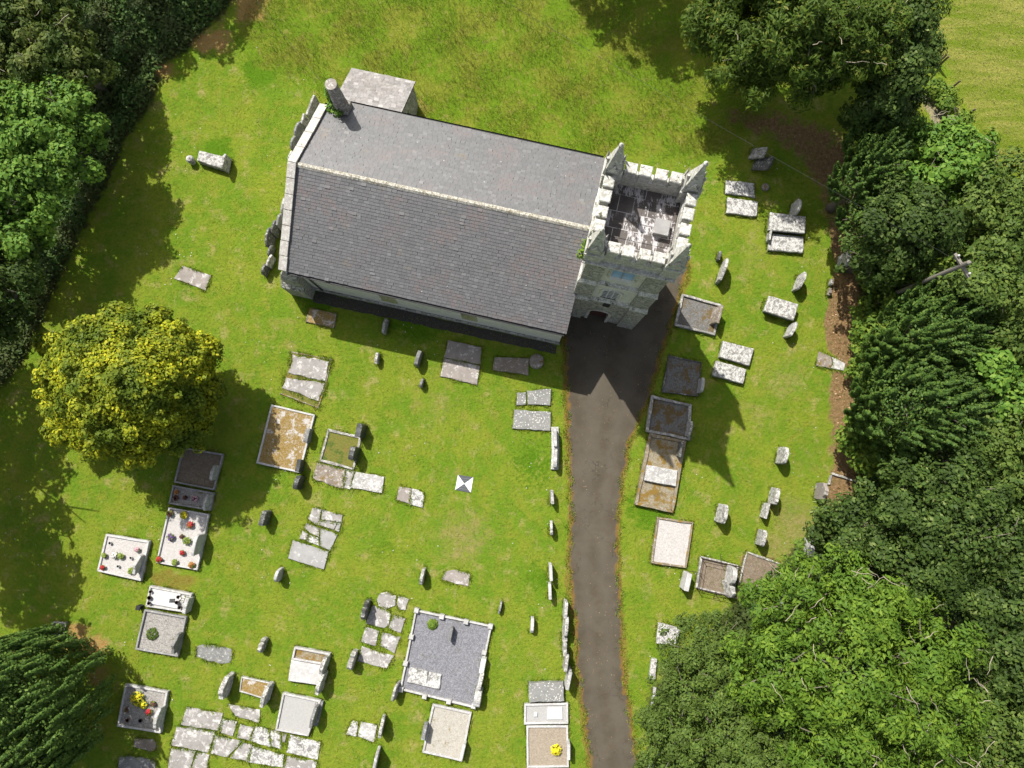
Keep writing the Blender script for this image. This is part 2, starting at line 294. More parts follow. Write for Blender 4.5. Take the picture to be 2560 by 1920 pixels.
under = np.maximum(opoly([(1850,280),(1985,270),(2060,400),(2190,420),(2330,600),(2600,620),(2600,2200),(1380,2200),(1400,1500),(1560,1330),(1760,1150),(1860,1050),(1860,700)], 8), opoly([(-700,-400),(560,-300),(505,0),(420,90),(350,150),(318,240),(270,300),(235,390),(190,470),(120,620),(60,760),(0,840),(-700,1700)], 9))
bare = splats([(160,1375,.9,1),(205,1400,.8,.9),(208,1460,.7,.7),(195,1520,.7,.6),(470,85,1,.8),(440,93,.8,.9),(540,15,1.2,.9),(355,150,.8,.7),(120,1350,1.0,.5),(462,1412,1.1,.35),(905,232,.7,.6),(1820,600,1.,.5)])
dry = splats([(1000,1160,2.2,.75),(940,880,2.6,.5),(700,1180,1.5,.4),(980,1030,1.2,.5),(345,175,.6,.6),(330,235,.7,.7),(300,305,.6,.7),(275,360,.7,.6),(245,420,.6,.6),(215,470,.6,.5),(1620,560,1.8,.5),(1700,820,2.,.6),(1720,1130,1.6,.9),(1690,1180,1.6,.8),(1640,900,2,.5),(1600,1330,1.5,.5),(620,700,1.8,.45),(430,780,1.5,.4),(650,1330,2,.4),(500,1120,1.2,.4),(1500,1300,1.2,.5),(1030,1260,1.2,.4),(430,400,1.5,.35),(560,540,1.4,.35),(1780,400,1.2,.6),(1740,1000,1.3,.5)])
lush = np.maximum(splats([(690,640,1.5,.8),(900,680,2.5,.7),(1400,1100,1.5,.8),(1150,1000,2,.6),(830,1180,1.5,.5),(470,330,1.3,.8),(1160,1250,1.3,.6),(560,150,1.5,.8),(1560,700,1.5,.5),(640,130,1.5,.7)]), 0)
def edge_band(pts, w):
    P = np.array([at(*OV(*p)) for p in pts]); a = np.full(XX.shape, 1e9)
    for p, q in zip(P[:-1], P[1:]):
        d = q-p; t = np.clip(((XX-p[0])*d[0]+(YY-p[1])*d[1])/(d@d), 0, 1); a = np.minimum(a, np.hypot(XX-p[0]-t*d[0], YY-p[1]-t*d[1]))
    return np.exp(-(a/w)**2)
moss = np.maximum(edge_band(PATH_L, .22), edge_band(PATH_R, .20)); moss = np.maximum(moss, opoly([(330,1222),(424,1243),(412,1292),(322,1265)], 1)*.75); moss = np.maximum(moss, opoly([(1450,590),(1500,560),(1480,650),(1440,740),(1425,720)], 1)*.9)
track = np.maximum(opoly([(1985,200),(2030,215),(2110,380),(2060,380)], 1)*.8, edge_band([(2002,215),(2040,290),(2075,365)], .35))
path_m = opoly(PATH_L+PATH_R[::-1], 1)
def ground():
    t = NT('churchyard_ground'); a = t.attr('cover_a'); b = t.attr('cover_b')
    n1 = t.noise(.42, 6, .62); n2 = t.noise(1.6, 6, .65); nf = t.noise(6.5, 5, .72); nff = t.noise(34, 4, .7)
    def soft(m, lo=.35, hi=.65): return t.step(t.math('ADD', t.math('ADD', m, t.math('MULTIPLY', t.math('SUBTRACT', n2, .5), 1.1)), t.math('MULTIPLY', t.math('SUBTRACT', nf, .5), .5)), lo, hi)
    c = t.mix(t.step(n1, .40, .62), (.118,.205,.013), (.178,.228,.02))
    c = t.mix(t.math('MULTIPLY', t.step(n2, .46, .64), .7), c, (.205,.222,.026))
    c = t.mix(t.math('MULTIPLY', t.step(t.noise(1.1, 8, .7), .52, .69), .8), c, (.31,.265,.095))
    c = t.mix(t.math('MULTIPLY', t.step(t.noise(2.3, 8, .72), .53, .66), .6), c, (.08,.16,.009))
    c = t.mix(soft(b[1]), c, (.075,.165,.006))
    c = t.mix(t.math('MULTIPLY', soft(a[0], .3, .95), .8), c, t.mix(t.step(t.noise(2.8, 7, .7), .4, .6), (.29,.225,.10), (.20,.20,.05)))
    mc = t.mix(t.step(t.noise(.55, 7, .65), .42, .60), (.118,.20,.011), (.175,.20,.022)); mc = t.mix(t.math('MULTIPLY', t.step(t.noise(2.2, 6, .7), .55, .66), .6), mc, (.235,.215,.065))
    c = t.mix(soft(a[2], .3, .7), c, mc)
    st = t.n('ShaderNodeMapping'); st.inputs['Rotation'].default_value = (0, 0, radians(62)); st.inputs['Scale'].default_value = (.35, 2.2, 1); t.L(t.geo.outputs['Position'], st.inputs[0])
    hc = t.mix(t.step(t.noise(.7, 6, .65, st.outputs[0]), .40, .62), (.13,.18,.014), (.235,.235,.05)); c = t.mix(soft(b[2], .3, .7), c, hc)
    c = t.mix(t.math('MULTIPLY', soft(a[1], .3, .6), .93), c, t.ramp(t.noise(6, 7, .75), [(.3, (.10,.055,.032)), (.5, (.22,.125,.07)), (.7, (.36,.23,.13))]))
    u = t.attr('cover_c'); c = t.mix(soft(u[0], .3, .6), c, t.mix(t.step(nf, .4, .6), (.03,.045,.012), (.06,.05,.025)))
    c = t.mix(soft(u[1], .3, .7), c, t.mix(t.step(nf, .35, .65), (.30,.17,.05), (.40,.27,.11)))
    c = t.mix(soft(u[2], .4, .7), c, t.mix(t.step(n2, .4, .6), (.35,.29,.17), (.28,.25,.17)))
    c = t.mix(t.math('MULTIPLY', soft(b[0], .4, .75), .85), c, t.mix(t.step(nf, .3, .65), (.11,.065,.016), (.25,.20,.04)))
    c = t.mix(t.math('MULTIPLY', t.step(nf, .42, .72), .5), c, (.055,.10,.008)); c = t.mix(t.math('MULTIPLY', t.step(t.noise(13, 5, .7), .52, .75), .4), c, (.27,.28,.05))
    t.color(c); t.b.inputs['Roughness'].default_value = .95; t.b.inputs['Specular IOR Level'].default_value = .08
    t.bump(t.math('ADD', nff, t.math('MULTIPLY', nf, 1.5)), .9, .07); M['ground'] = t.mat
    nx, ny = len(GX), len(GY); far = (np.abs(XX) > 60) | (np.abs(YY) > 60)
    Z = np.zeros(XX.shape)
    v = np.stack([XX, YY, Z], -1).reshape(-1, 3); i = np.arange(nx*ny).reshape(ny, nx)
    q = np.stack([i[:-1, :-1], i[:-1, 1:], i[1:, 1:], i[1:, :-1]], -1).reshape(-1, 4)
    me = bpy.data.meshes.new('ground'); me.vertices.add(len(v)); me.vertices.foreach_set('co', v.ravel()); me.loops.add(q.size); me.loops.foreach_set('vertex_index', q.ravel().astype(np.int32)); me.polygons.add(len(q)); me.polygons.foreach_set('loop_start', np.arange(0, q.size, 4, dtype=np.int32)); me.update(calc_edges=True)
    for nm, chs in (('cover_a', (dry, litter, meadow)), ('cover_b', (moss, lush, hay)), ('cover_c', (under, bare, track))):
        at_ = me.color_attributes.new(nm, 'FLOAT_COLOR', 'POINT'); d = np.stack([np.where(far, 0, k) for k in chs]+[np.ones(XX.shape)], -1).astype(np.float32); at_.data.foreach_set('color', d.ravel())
    me.materials.append(M['ground']); o = bpy.data.objects.new('ground', me); COL.objects.link(o); tag(o, 'mown yellow green churchyard grass around the church with rough meadow behind', 'ground', kind='structure')
ground()
def path():
    t = NT('worn_asphalt'); d = t.attr('edge'); c = t.mix(t.step(t.noise(.8, 6, .65), .35, .65), (.050,.042,.030), (.080,.069,.051)); c = t.mix(t.math('MULTIPLY', t.step(t.noise(1.1, 7, .7), .50, .66), .6), c, (.062,.042,.027)); c = t.mix(t.math('MULTIPLY', t.noise(45, 3), .45), c, (.10,.087,.066))
    e = t.math('ADD', d[0], t.math('MULTIPLY', t.math('SUBTRACT', t.noise(2.4, 8, .75), .5), 1.3)); c = t.mix(t.step(e, .55, .85), c, t.mix(t.noise(7, 6, .7), (.075,.042,.014), (.20,.125,.035)))
    q = t.n('ShaderNodeTexVoronoi'); q.inputs['Scale'].default_value = 3; t.L(t.geo.outputs['Position'], q.inputs['Vector']); c = t.mix(t.math('MULTIPLY', t.step(q.outputs['Distance'], .07, .04), t.step(t.noise(1.4, 3), .5, .6)), c, (.33,.20,.06))
    c = t.mix(t.math('MULTIPLY', t.step(t.noise(.45, 3), .5, .65), .35), c, (.09,.08,.062)); c = t.mix(t.math('MULTIPLY', t.step(t.noise(9, 7, .75), .55, .66), .55), c, (.12,.075,.035)); ck = t.n('ShaderNodeTexVoronoi', feature='DISTANCE_TO_EDGE'); ck.inputs['Scale'].default_value = .55; wv = t.n('ShaderNodeVectorMath', operation='ADD'); nv_ = t.n('ShaderNodeTexNoise'); nv_.inputs['Scale'].default_value = 1.8; nv_.inputs['Detail'].default_value = 6; t.L(t.geo.outputs['Position'], nv_.inputs['Vector']); t.L(t.geo.outputs['Position'], wv.inputs[0]); t.L(nv_.outputs['Color'], wv.inputs[1]); t.L(wv.outputs[0], ck.inputs['Vector'])
    c = t.mix(t.math('MULTIPLY', t.step(ck.outputs['Distance'], .012, .003), t.math('MULTIPLY', t.step(t.noise(.7, 3), .5, .58), .6)), c, (.026,.026,.02))
    wt = t.attr('wheel'); c = t.mix(t.math('MULTIPLY', wt[0], .5), c, (.092,.081,.064)); t.color(c); t.b.inputs['Roughness'].default_value = .95; t.b.inputs['Specular IOR Level'].default_value = .08; t.bump(t.noise(28, 5), .7, .02); M['asphalt'] = t.mat
    def dens(P):
        P = [np.array(at(*OV(*p))) for p in P]; L = [0]
        for a, b in zip(P[:-1], P[1:]): L.append(L[-1]+np.linalg.norm(b-a))
        q = np.linspace(0, L[-1], 130); return np.stack([np.interp(q, L, [p[k] for p in P]) for k in (0, 1)], -1)
    A, B = dens(PATH_L), dens(PATH_R); rr = random.Random(3)
    A[:, 0] += [rr.uniform(-.11, .11) for _ in A]; B[:, 0] += [rr.uniform(-.11, .11) for _ in B]; n = 13; vs = []; ed = []; wh = []
    for a, b in zip(A, B):
        w = np.linalg.norm(b-a)
        for k in range(n): p = a+(b-a)*k/(n-1); vs.append((*p, .004)); f_ = k/(n-1); wh.append(max(math.exp(-((f_-.3)/.1)**2), math.exp(-((f_-.68)/.1)**2))); ed.append(max(0, 1-min(k, n-1-k)/(n-1)*w/.55))
    mb = MB(); mb.add(vs, [(i*n+k, i*n+k+1, (i+1)*n+k+1, (i+1)*n+k)[::-1] for i in range(len(A)-1) for k in range(n-1)]); o = mb.build('path', M['asphalt'])
    ca = o.data.color_attributes.new('edge', 'FLOAT_COLOR', 'POINT'); ca.data.foreach_set('color', np.array([(e, e, e, 1) for e in ed], np.float32).ravel()); cb = o.data.color_attributes.new('wheel', 'FLOAT_COLOR', 'POINT'); cb.data.foreach_set('color', np.array([(e, e, e, 1) for e in wh], np.float32).ravel()); tag(o, 'worn dark asphalt path with mossy orange edges leading to the tower door', 'path', kind='structure')
path()

# ------------------------------------------------------------------ church
def church():
    root = empty('church', (*NAVE, 0), ANG); tag(root, 'grey stone church with slate nave roof and battlemented square tower', 'church')
    L = 14.1; RY = 4.64; RZ = 6.05; EZ = 3.88; WN = 9.0
    # nave walls
    mb = MB(); x0, x1, y0, y1 = -.28, 13.95, .12, 8.85; wins = [(4.3, 5.2), (8.64, 9.5)]; wz0, wz1 = 1.25, 3.35
    xs = [x0]+[k for w in wins for k in w]+[x1]
    for i in range(0, len(xs), 2): mb.add([(xs[i],y0,-.1),(xs[i+1],y0,-.1),(xs[i+1],y0,EZ-.06),(xs[i],y0,EZ-.06)], [(0,1,2,3)])
    for a, b in wins:
        mb.add([(a,y0,-.1),(b,y0,-.1),(b,y0,wz0),(a,y0,wz0)], [(0,1,2,3)]); mb.add([(a,y0,wz1),(b,y0,wz1),(b,y0,EZ-.06),(a,y0,EZ-.06)], [(0,1,2,3)])
        mb.add([(a,y0,wz0),(a,y0+.4,wz0+.02),(a,y0+.4,wz1),(a,y0,wz1),(b,y0,wz0),(b,y0+.4,wz0+.02),(b,y0+.4,wz1),(b,y0,wz1)], [(0,1,2,3)[::-1],(4,5,6,7),(3,2,6,7)])
    mb.add([(x0,y1,-.1),(x1,y1,-.1),(x1,y1,EZ-.06),(x0,y1,EZ-.06)], [(3,2,1,0)])
    for x, fl in ((x0, 1), (x1, 0)): mb.add([(x,y0,-.1),(x,y1,-.1),(x,y1,EZ-.06),(x,RY,RZ-.05),(x,y0,EZ-.06)], [(0,1,2,3,4)[::-1] if fl else (0,1,2,3,4)])
    mb.build('nave_wall', M['lime_wall'], root)
    pl = MB(); pl.box(x0-.08, x1+.05, y0-.1, y0-.004, -.1, .35, 0, .03); pl.build('plinth', M['rubble'], root)
    # roof: every slate modelled, laid in courses
    def slates(e0, e1, run, rise, ya, za, sgn, rowh, wid, thick, mb, jit, rnd):
        sl = math.hypot(run, rise); nr = int(sl/rowh); dy, dz = run/sl, rise/sl; ny_, nz_ = -dz*sgn, dy
        for r in range(nr):
            s0 = r*sl/nr; s1 = s0+sl/nr+.03; x = e0-(wid*.5 if r % 2 else 0)-rnd.uniform(0, .03)
            while x < e1:
                w = wid*rnd.uniform(.86, 1.14); a, b = max(x, e0), min(x+w-.006-(.014 if rnd.random() < .07 else 0), e1)
                if b-a > .03:
                    d = rnd.uniform(-jit, jit) if rnd.random() < .4 else 0; lift = thick+rnd.uniform(0, jit*.5)+(.02 if rnd.random() < .02 else 0)
                    def P(xx, s, n): return (xx, ya+sgn*(dy*s)+ny_*n, za+dz*s+nz_*n)
                    v = [P(a, s0+d, lift), P(b, s0+d, lift), P(b, s1, .004), P(a, s1, .004), P(a, s0+d, 0), P(b, s0+d, 0)]
                    fs = [(0,1,2,3), (4,5,1,0)]; mb.add(v, fs if sgn > 0 else [f[::-1] for f in fs])
                x += w
    mb = MB(); rnd = random.Random(5); rise = RZ-EZ
    slates(.03, L, RY+.02, rise, -.02, EZ, 1, .155, .24, .02, mb, .014, rnd); slates(.03, L, WN+.05-RY, rise, WN+.05, EZ, -1, .155, .24, .02, mb, .014, rnd)
    rf = mb.build('nave_roof', M['slate'], root)
    ub = MB(); ub.add([(.03,-.02,EZ-.003),(L,-.02,EZ-.003),(L,RY,RZ-.003),(.03,RY,RZ-.003),(L,WN+.05,EZ-.003),(.03,WN+.05,EZ-.003)], [(0,1,2,3),(3,2,4,5)]); ub.add([(.03,-.02,EZ-.05),(L,-.02,EZ-.05),(L,WN+.05,EZ-.05),(.03,WN+.05,EZ-.05)], [(3,2,1,0)]); ub.build('roof_boarding', M['dark_under'], rf)
    mb = MB(); x = .0
    while x < L-.2:
        w = rnd.uniform(.38, .46); j = rnd.uniform(-.012, .012); pr = [(RY-.125, RZ-.03+j), (RY-.045, RZ+.05+j), (RY+.045, RZ+.05+j), (RY+.125, RZ-.03+j)]
        mb.add([(x+.005, *p) for p in pr]+[(x+w-.005, *p) for p in pr], [(0,1,5,4)[::-1],(1,2,6,5)[::-1],(2,3,7,6)[::-1],(0,1,2,3),(4,5,6,7)[::-1]]); x += w
    mb.build('ridge_tiles', M['ridge_tile'], rf)
    # gable copings
    def coping(name, xa, xb, segs):
        mb = MB(); r2 = random.Random(2)
        for ya, yb, za, zb in segs:
            n = 7 if abs(yb-ya) > 4 else 4
            for k in range(n):
                f0, f1 = k/n, (k+1)/n; p = [(ya+(yb-ya)*f, za+(zb-za)*f) for f in (f0+.003, f1-.003)]; dx = r2.uniform(-.012, .012); h = .12+r2.uniform(-.01, .01)
                vs = [(x, y, z+q) for x in (xa+dx, xb+dx) for (y, z) in p for q in (0, h)]
                fl = ya > yb; fs = [(0,2,3,1),(4,5,7,6),(0,1,5,4),(2,6,7,3),(1,3,7,5),(0,4,6,2)]; mb.add(vs, [f[::-1] for f in fs] if not fl else fs)
        return mb.build(name, M['coping_stone'], root)
    coping('gable_coping', -.36, .04, [(-.05, RY, EZ+.0, RZ+.08), (8.55, RY, EZ+.3, RZ+.08)])
    coping('gable_coping', 14.06, 14.42, [(9.0, 5.75, EZ+.05, RZ-.5)])
    # corner buttress with stepped weathering
    mb = MB()
    mb.prism([(-.85,-.50),(.36,-.50),(.36,.11),(-.29,.11),(-.29,.6),(-.85,.6)], -.1, 1.7, 0, .03)
    mb.add([(-.85,-.5,1.71),(.36,-.5,1.71),(.36,.11,2.35),(-.85,.11,2.35),(-.45,.6,1.71),(-.85,.6,1.71)], [(0,1,2,3),(3,2,4,5)])
    mb.prism([(-.55,-.28),(.36,-.28),(.36,.11),(-.29,.11),(-.29,.5),(-.55,.5)], 1.75, 2.9, 0, .03)
    mb.add([(-.55,-.28,2.9),(.36,-.28,2.9),(.36,.115,3.6),(-.285,.115,3.6),(-.55,.5,2.9),(-.285,.5,3.5)], [(0,1,2,3),(0,3,5,4)])
    mb.build('buttress', M['rubble'], root)
    # gutters, downpipes
    for y, nm in ((-.09, 1), (WN+.12, 2)):
        g = MB(); pr = [(y+.07*cos(k), EZ-.02+.07*sin(k)) for k in np.linspace(pi, 2*pi, 6)]; n = len(pr)
        g.add([(x, *p) for x in (.05, 14.0) for p in pr], [(i, i+1, n+i+1, n+i) for i in range(n-1)]); g.build('gutter', M['gutter'], root)
    d = MB(); d.tube([(.85,-.08,EZ-.06),(.85,.03,EZ-.35),(.85,.05,.1),(.85,-.08,.02)], .04, 8); d.build('downpipe', M['gutter'], root)
    # nave windows
    for a, b in wins:
        w = MB(); y = y0+.32; w.box(a+.004, b-.004, y-.16, y-.052, wz0+.42, wz0+.56)
        for xx in (a+.002, (a+b)/2-.025, b-.052): w.box(xx, xx+.05, y-.05, y, wz0+.45, wz1)
        for zz in (wz0+.5, 2.2, 2.6, 3.0, wz1-.06): w.box(a+.055, (a+b)/2-.028, y-.045, y-.003, zz, zz+.04); w.box((a+b)/2+.028, b-.055, y-.045, y-.003, zz, zz+.04)
        fr = w.build('window', M['white_paint'], root); g = MB(); g.box(a+.01, b-.01, y+.005, y+.03, wz0+.14, wz1); g.build('pane', M['dark_glass'], fr)
        s = MB(); s.add([(a+.003,y0-.05,wz0+.02),(b-.003,y0-.05,wz0+.02),(b-.003,y0+.27,wz0+.5),(a+.003,y0+.27,wz0+.5),(a+.003,y0-.05,wz0-.08),(b-.003,y0-.05,wz0-.08)], [(0,1,2,3),(4,5,1,0)]); s.build('sill', M['sill_stone'], fr)
    # vestry
    mb = MB(); vx0, vx1, vy1 = .16, 3.4, 11.5
    mb.add([(vx0,8.86,-.1),(vx0,vy1,-.1),(vx0,vy1,2.38),(vx0,8.86,3.6)], [(0,1,2,3)[::-1]]); mb.add([(vx0,vy1,-.1),(vx1,vy1,-.1),(vx1,vy1,2.38),(vx0,vy1,2.38)], [(0,1,2,3)[::-1]])
    dy0, dy1, dz = 9.55, 10.25, 2.0
    f = lambda y: 2.38+(vy1-y)/(vy1-8.86)*1.22
    for ya, yb, za in ((8.86, dy0, -.1), (dy1, vy1, -.1), (dy0, dy1, dz)): mb.add([(vx1,ya,za),(vx1,yb,za),(vx1,yb,f(yb)),(vx1,ya,f(ya))], [(0,1,2,3)])
    mb.add([(vx1,dy0,-.1),(vx1-.35,dy0,-.1),(vx1-.35,dy0,dz),(vx1,dy0,dz),(vx1,dy1,-.1),(vx1-.35,dy1,-.1),(vx1-.35,dy1,dz),(vx1,dy1,dz)], [(0,1,2,3),(4,5,6,7)[::-1],(3,2,6,7)]); mb.build('vestry_wall', M['rubble'], root)
    d = MB(); d.box(vx1-.34, vx1-.29, dy0, dy1, 0, dz); d.build('vestry_door', M['timber_brown'], root)
    mb = MB(); r3 = random.Random(8); slates(.05, 3.52, 11.62-8.95, 1.3, 11.62, 2.42, -1, .2, .3, .022, mb, .02, r3); vr = mb.build('vestry_roof', M['slate_pale'], root)
    ub = MB(); ub.add([(.05,11.62,2.41),(3.52,11.62,2.41),(3.52,8.95,3.71),(.05,8.95,3.71),(.05,11.62,2.33),(3.52,11.62,2.33),(3.52,8.95,3.63),(.05,8.95,3.63)], [(0,1,2,3)[::-1],(4,5,6,7),(0,1,5,4),(1,2,6,5),(3,0,4,7)]); ub.build('roof_boarding', M['dark_under'], vr)
    # chimney
    ch = MB(); cx, cy = .78, 8.58; r4 = random.Random(4); ch.box(cx-.38, cx+.38, cy-.36, cy+.36, 3.6, 4.4, 0, .04); rings = []
    for k, z in enumerate(np.linspace(4.4, 6.3, 11)):
        rad = .37-.09*k/10+r4.uniform(-.012, .012); rings += [(cx+rad*cos(a)+r4.uniform(-.01, .01), cy+rad*sin(a), z) for a in np.linspace(0, 2*pi, 15)[:-1]]
    ch.add(rings, [(k*14+i, k*14+(i+1)%14, (k+1)*14+(i+1)%14, (k+1)*14+i) for k in range(10) for i in range(14)])
    co_ = ch.build('chimney', M['chimney_stone'], root); cp = MB(); cp.tube([(cx,cy,6.3),(cx,cy,6.52)], [.30, .285], 14); cp.build('chimney_cap', M['chimney_stone'], co_)
    # ------------------------------------------------------------ tower
    cx, cy = 15.78, 3.82; st = [(0, 4.35, 1.86, 2.10), (4.35, 7.0, 1.80, 1.98), (7.0, 10.08, 1.73, 1.86)]; PW = .85
    tw = MB(); RUB, REN, SET = 0, 1, 2
    front_holes = {0: ('door', 15.6, .95, -.1, 2.25), 1: ('lat', 15.65, .80, 4.58, 6.28), 2: ('bel', 15.74, .98, 7.85, 9.5)}
    for i, (z0, z1, hs, hv) in enumerate(st):
        zb = z0 if i == 0 else z0+.18
        for sx in (-1, 1):
            for sy in (-1, 1):
                xa, xb = sorted((cx+sx*hs, cx+sx*(hs-PW))); ya, yb = sorted((cy+sy*hv, cy+sy*(hv-PW))); tw.box(xa, xb, ya, yb, z0-.1 if i == 0 else z0, z1, RUB)
                if i < 2:   # sloped set-off stones on each pier
                    h2s, h2v = st[i+1][2], st[i+1][3]; a = [(cx+sx*(hs+.03), cy+sy*(hv+.03)), (cx+sx*(hs-PW-.02), cy+sy*(hv+.03)), (cx+sx*(hs-PW-.02), cy+sy*(hv-PW-.02)), (cx+sx*(hs+.03), cy+sy*(hv-PW-.02))]
                    b = [(cx+sx*(h2s+.004), cy+sy*(h2v+.004)), (cx+sx*(hs-PW-.01), cy+sy*(h2v+.004)), (cx+sx*(hs-PW-.01), cy+sy*(hv-PW-.01)), (cx+sx*(h2s+.004), cy+sy*(hv-PW-.01))]
                    vs = [(*p, z1-.06) for p in a]+[(*p, z1+.0) for p in a]+[(*p, z1+.2) for p in b]; tw.add(vs, [f for k in range(4) for f in ((k, (k+1)%4, 4+(k+1)%4, 4+k), (4+k, 4+(k+1)%4, 8+(k+1)%4, 8+k))]+[(0,1,2,3)], SET)
        ps, pv = hs-.12, hv-.12; pm = RUB if i == 0 else REN
        # plain panels on the back and sides, pierced panel in front
        tw.box(cx-ps, cx-ps+.3, cy-hv+PW, cy+hv-PW, z0-.1, z1, pm); tw.box(cx+ps-.3, cx+ps, cy-hv+PW, cy+hv-PW, z0-.1, z1, pm); tw.box(cx-hs+PW, cx+hs-PW, cy+pv-.3, cy+pv, z0-.1, z1, pm)
        nm, hc, hw, ha, hb = front_holes[i]; yf = cy-pv; xl, xr = cx-hs+PW, cx+hs-PW; a, b = hc-hw/2, hc+hw/2; rise_ = hw*.42; sp = hb-rise_
        arc = [(hc-hw/2*cos(t), sp+rise_*sin(t)**.85) for t in np.linspace(0, pi, 15)]
        tw.add([(xl,yf,z0-.1),(a,yf,z0-.1),(a,yf,z1),(xl,yf,z1)], [(0,1,2,3)], pm); tw.add([(b,yf,z0-.1),(xr,yf,z0-.1),(xr,yf,z1),(b,yf,z1)], [(0,1,2,3)], pm)
        if ha > z0: tw.add([(a,yf,z0-.1),(b,yf,z0-.1),(b,yf,ha),(a,yf,ha)], [(0,1,2,3)], pm)
        for p, q in zip(arc[:-1], arc[1:]): tw.add([(p[0],yf,p[1]),(q[0],yf,q[1]),(q[0],yf,z1),(p[0],yf,z1)], [(0,1,2,3)], pm)
        ol = [(a, ha)]+arc+[(b, ha)]
        for p, q in zip(ol[:-1], ol[1:]): tw.add([(p[0],yf,p[1]),(p[0],yf+.3,p[1]),(q[0],yf+.3,q[1]),(q[0],yf,q[1])], [(0,1,2,3)[::-1]], pm)
        if i < 2:   # ragged string course over each stage of the panel
            nv = st[i+1][3]-.12; tw.add([(xl-.0,yf-.05,z1-.05),(xr,yf-.05,z1-.05),(xr,yf-.05,z1+.02),(xl,yf-.05,z1+.02),(xr,cy-nv-.004,z1+.16),(xl,cy-nv-.004,z1+.16),(xl,yf-.001,z1-.05),(xr,yf-.001,z1-.05)], [(0,1,2,3),(3,2,4,5),(6,7,1,0)], SET)
    tower = tw.build('tower', [M['rubble'], M['render_grey'], M['parapet_stone']], root)
    def arch(hc, hw, ha, hb, k): rise_ = hw*.42; sp = hb-rise_; return [(hc-hw/2, ha)]+[(hc-hw/2*cos(t), sp+rise_*sin(t)**.85) for t in np.linspace(0, pi, k)]+[(hc+hw/2, ha)]
    def surround(name, hc, hw, ha, hb, y, wd, proud, mt):
        a, b = arch(hc, hw, ha, hb, 13), arch(hc, hw+2*wd, ha, hb+wd*.9, 13); n = len(a); m = MB()
        m.add([(x, y-proud, z) for x, z in a]+[(x, y-proud, z) for x, z in b]+[(x, y-.002, z) for x, z in b]+[(x, y+.05, z) for x, z in a], [g for i in range(n-1) for g in ((i, i+1, n+i+1, n+i)[::-1], (n+i, n+i+1, 2*n+i+1, 2*n+i)[::-1], (3*n+i, 3*n+i+1, i+1, i)[::-1])]); return m.build(name, mt, tower)
    y3, y2, y1 = cy-1.74, cy-1.86, cy-1.98
    w = MB(); o = arch(15.74, .98, 7.85, 9.5, 13); w.add([(x, y3+.06, z) for x, z in o], [tuple(range(len(o)))], 0); w.box(15.722, 15.758, y3+.03, y3+.055, 7.87, 9.48, 1)
    w.add([(15.24,y3+.055,7.93),(16.24,y3+.055,7.93),(16.24,y3-.07,7.8),(15.24,y3-.07,7.8),(15.24,y3-.07,7.68),(16.24,y3-.07,7.68)], [(0,1,2,3)[::-1],(3,2,5,4)[::-1]], 2); w.build('belfry_window', [M['glass'], M['grey_kerb'], M['render_grey']], tower); surround('hood_mould', 15.74, 1.08, 8.1, 9.58, y3, .10, .07, M['parapet_stone'])
    w = MB(); o = arch(15.65, .80, 4.58, 6.28, 13); w.add([(x, y2+.09, z) for x, z in o], [tuple(range(len(o)))], 0)
    for x in np.linspace(15.27, 16.03, 4): w.box(x-.025, x+.025, y2+.03, y2+.08, 4.6, 5.98 if abs(x-15.65) > .3 else 6.24, 1)
    for z in np.linspace(4.62, 6.0, 6): w.box(15.296, 16.004, y2+.035, y2+.075, z-.022, z+.022, 1)
    w.tube([(15.30, y2+.055, 5.96), (15.45, y2+.055, 6.14), (15.65, y2+.055, 6.22), (15.85, y2+.055, 6.14), (16.0, y2+.055, 5.96)], .03, 6, 1); w.build('lattice_window', [M['dark_glass'], M['white_paint']], tower); surround('hood_mould', 15.65, .86, 4.95, 6.32, y2, .09, .06, M['render_grey'])
    w = MB(); w.box(15.54, 15.87, y1-.05, y1+.02, 3.55, 4.1, 0, .015); w.build('vent', M['black_metal'], tower)
    w = MB(); o = arch(15.6, .95, -.1, 2.25, 13); w.add([(x, y1+.22, z) for x, z in o], [tuple(range(len(o)))]); 
    for x in np.linspace(15.2, 15.95, 7): w.box(x, x+.02, y1+.2, y1+.217, 0, 1.75)
    w.build('tower_door', M['door_red'], tower); surround('door_surround', 15.6, .95, 0, 2.25, y1, .15, .04, M['coping_stone'])
    # cornice, parapet with merlons
    c = MB(); c.box(cx-1.9, cx+1.9, cy-2.0, cy+2.0, 9.98, 10.12, 0, .02); c.box(cx-1.83, cx+1.83, cy-1.90, cy+1.90, 9.88, 9.98, 0); c.build('cornice', M['parapet_stone'], tower)
    pr = MB(); pi_, po = 1.44, 1.80; rr = random.Random(6)
    for k in range(4):
        Mx = Matrix.Translation((cx, cy, 0)) @ Matrix.Rotation(k*pi/2, 4, 'Z'); b = MB(); half = 1.26; bb = MB()
        bb.box(-half-.2, half+.2, -po, -pi_, 10.12, 10.92, 0); pit = 2*half/4
        for j in range(4):
            mx = -half+pit*(j+.5); hw = .205+rr.uniform(-.015, .015)
            if j in (0, 3): mx += (.06 if j == 0 else -.06)
            z1 = 11.52+rr.uniform(-.03, .03); bb.box(mx-hw, mx+hw, -po+.01, -pi_-.01, 10.92, z1, 0); bb.prism([(mx-hw-.03,-po-.035),(mx+hw+.03,-po-.035),(mx+hw+.03,-pi_+.035),(mx-hw-.03,-pi_+.035)], z1, z1+.11, 1, .03)
        for j in range(3):
            mx = -half+pit*(j+1); bb.add([(mx-.085,-po-.03,10.925),(mx+.085,-po-.03,10.925),(mx+.085,-pi_+.03,11.0),(mx-.085,-pi_+.03,11.0),(mx-.085,-po-.03,10.86),(mx+.085,-po-.03,10.86)], [(0,1,2,3),(4,5,1,0)], 1)
        pr.merge(bb, Mx)
    pr.build('parapet', [M['pinnacle_stone'], M['parapet_stone']], tower)
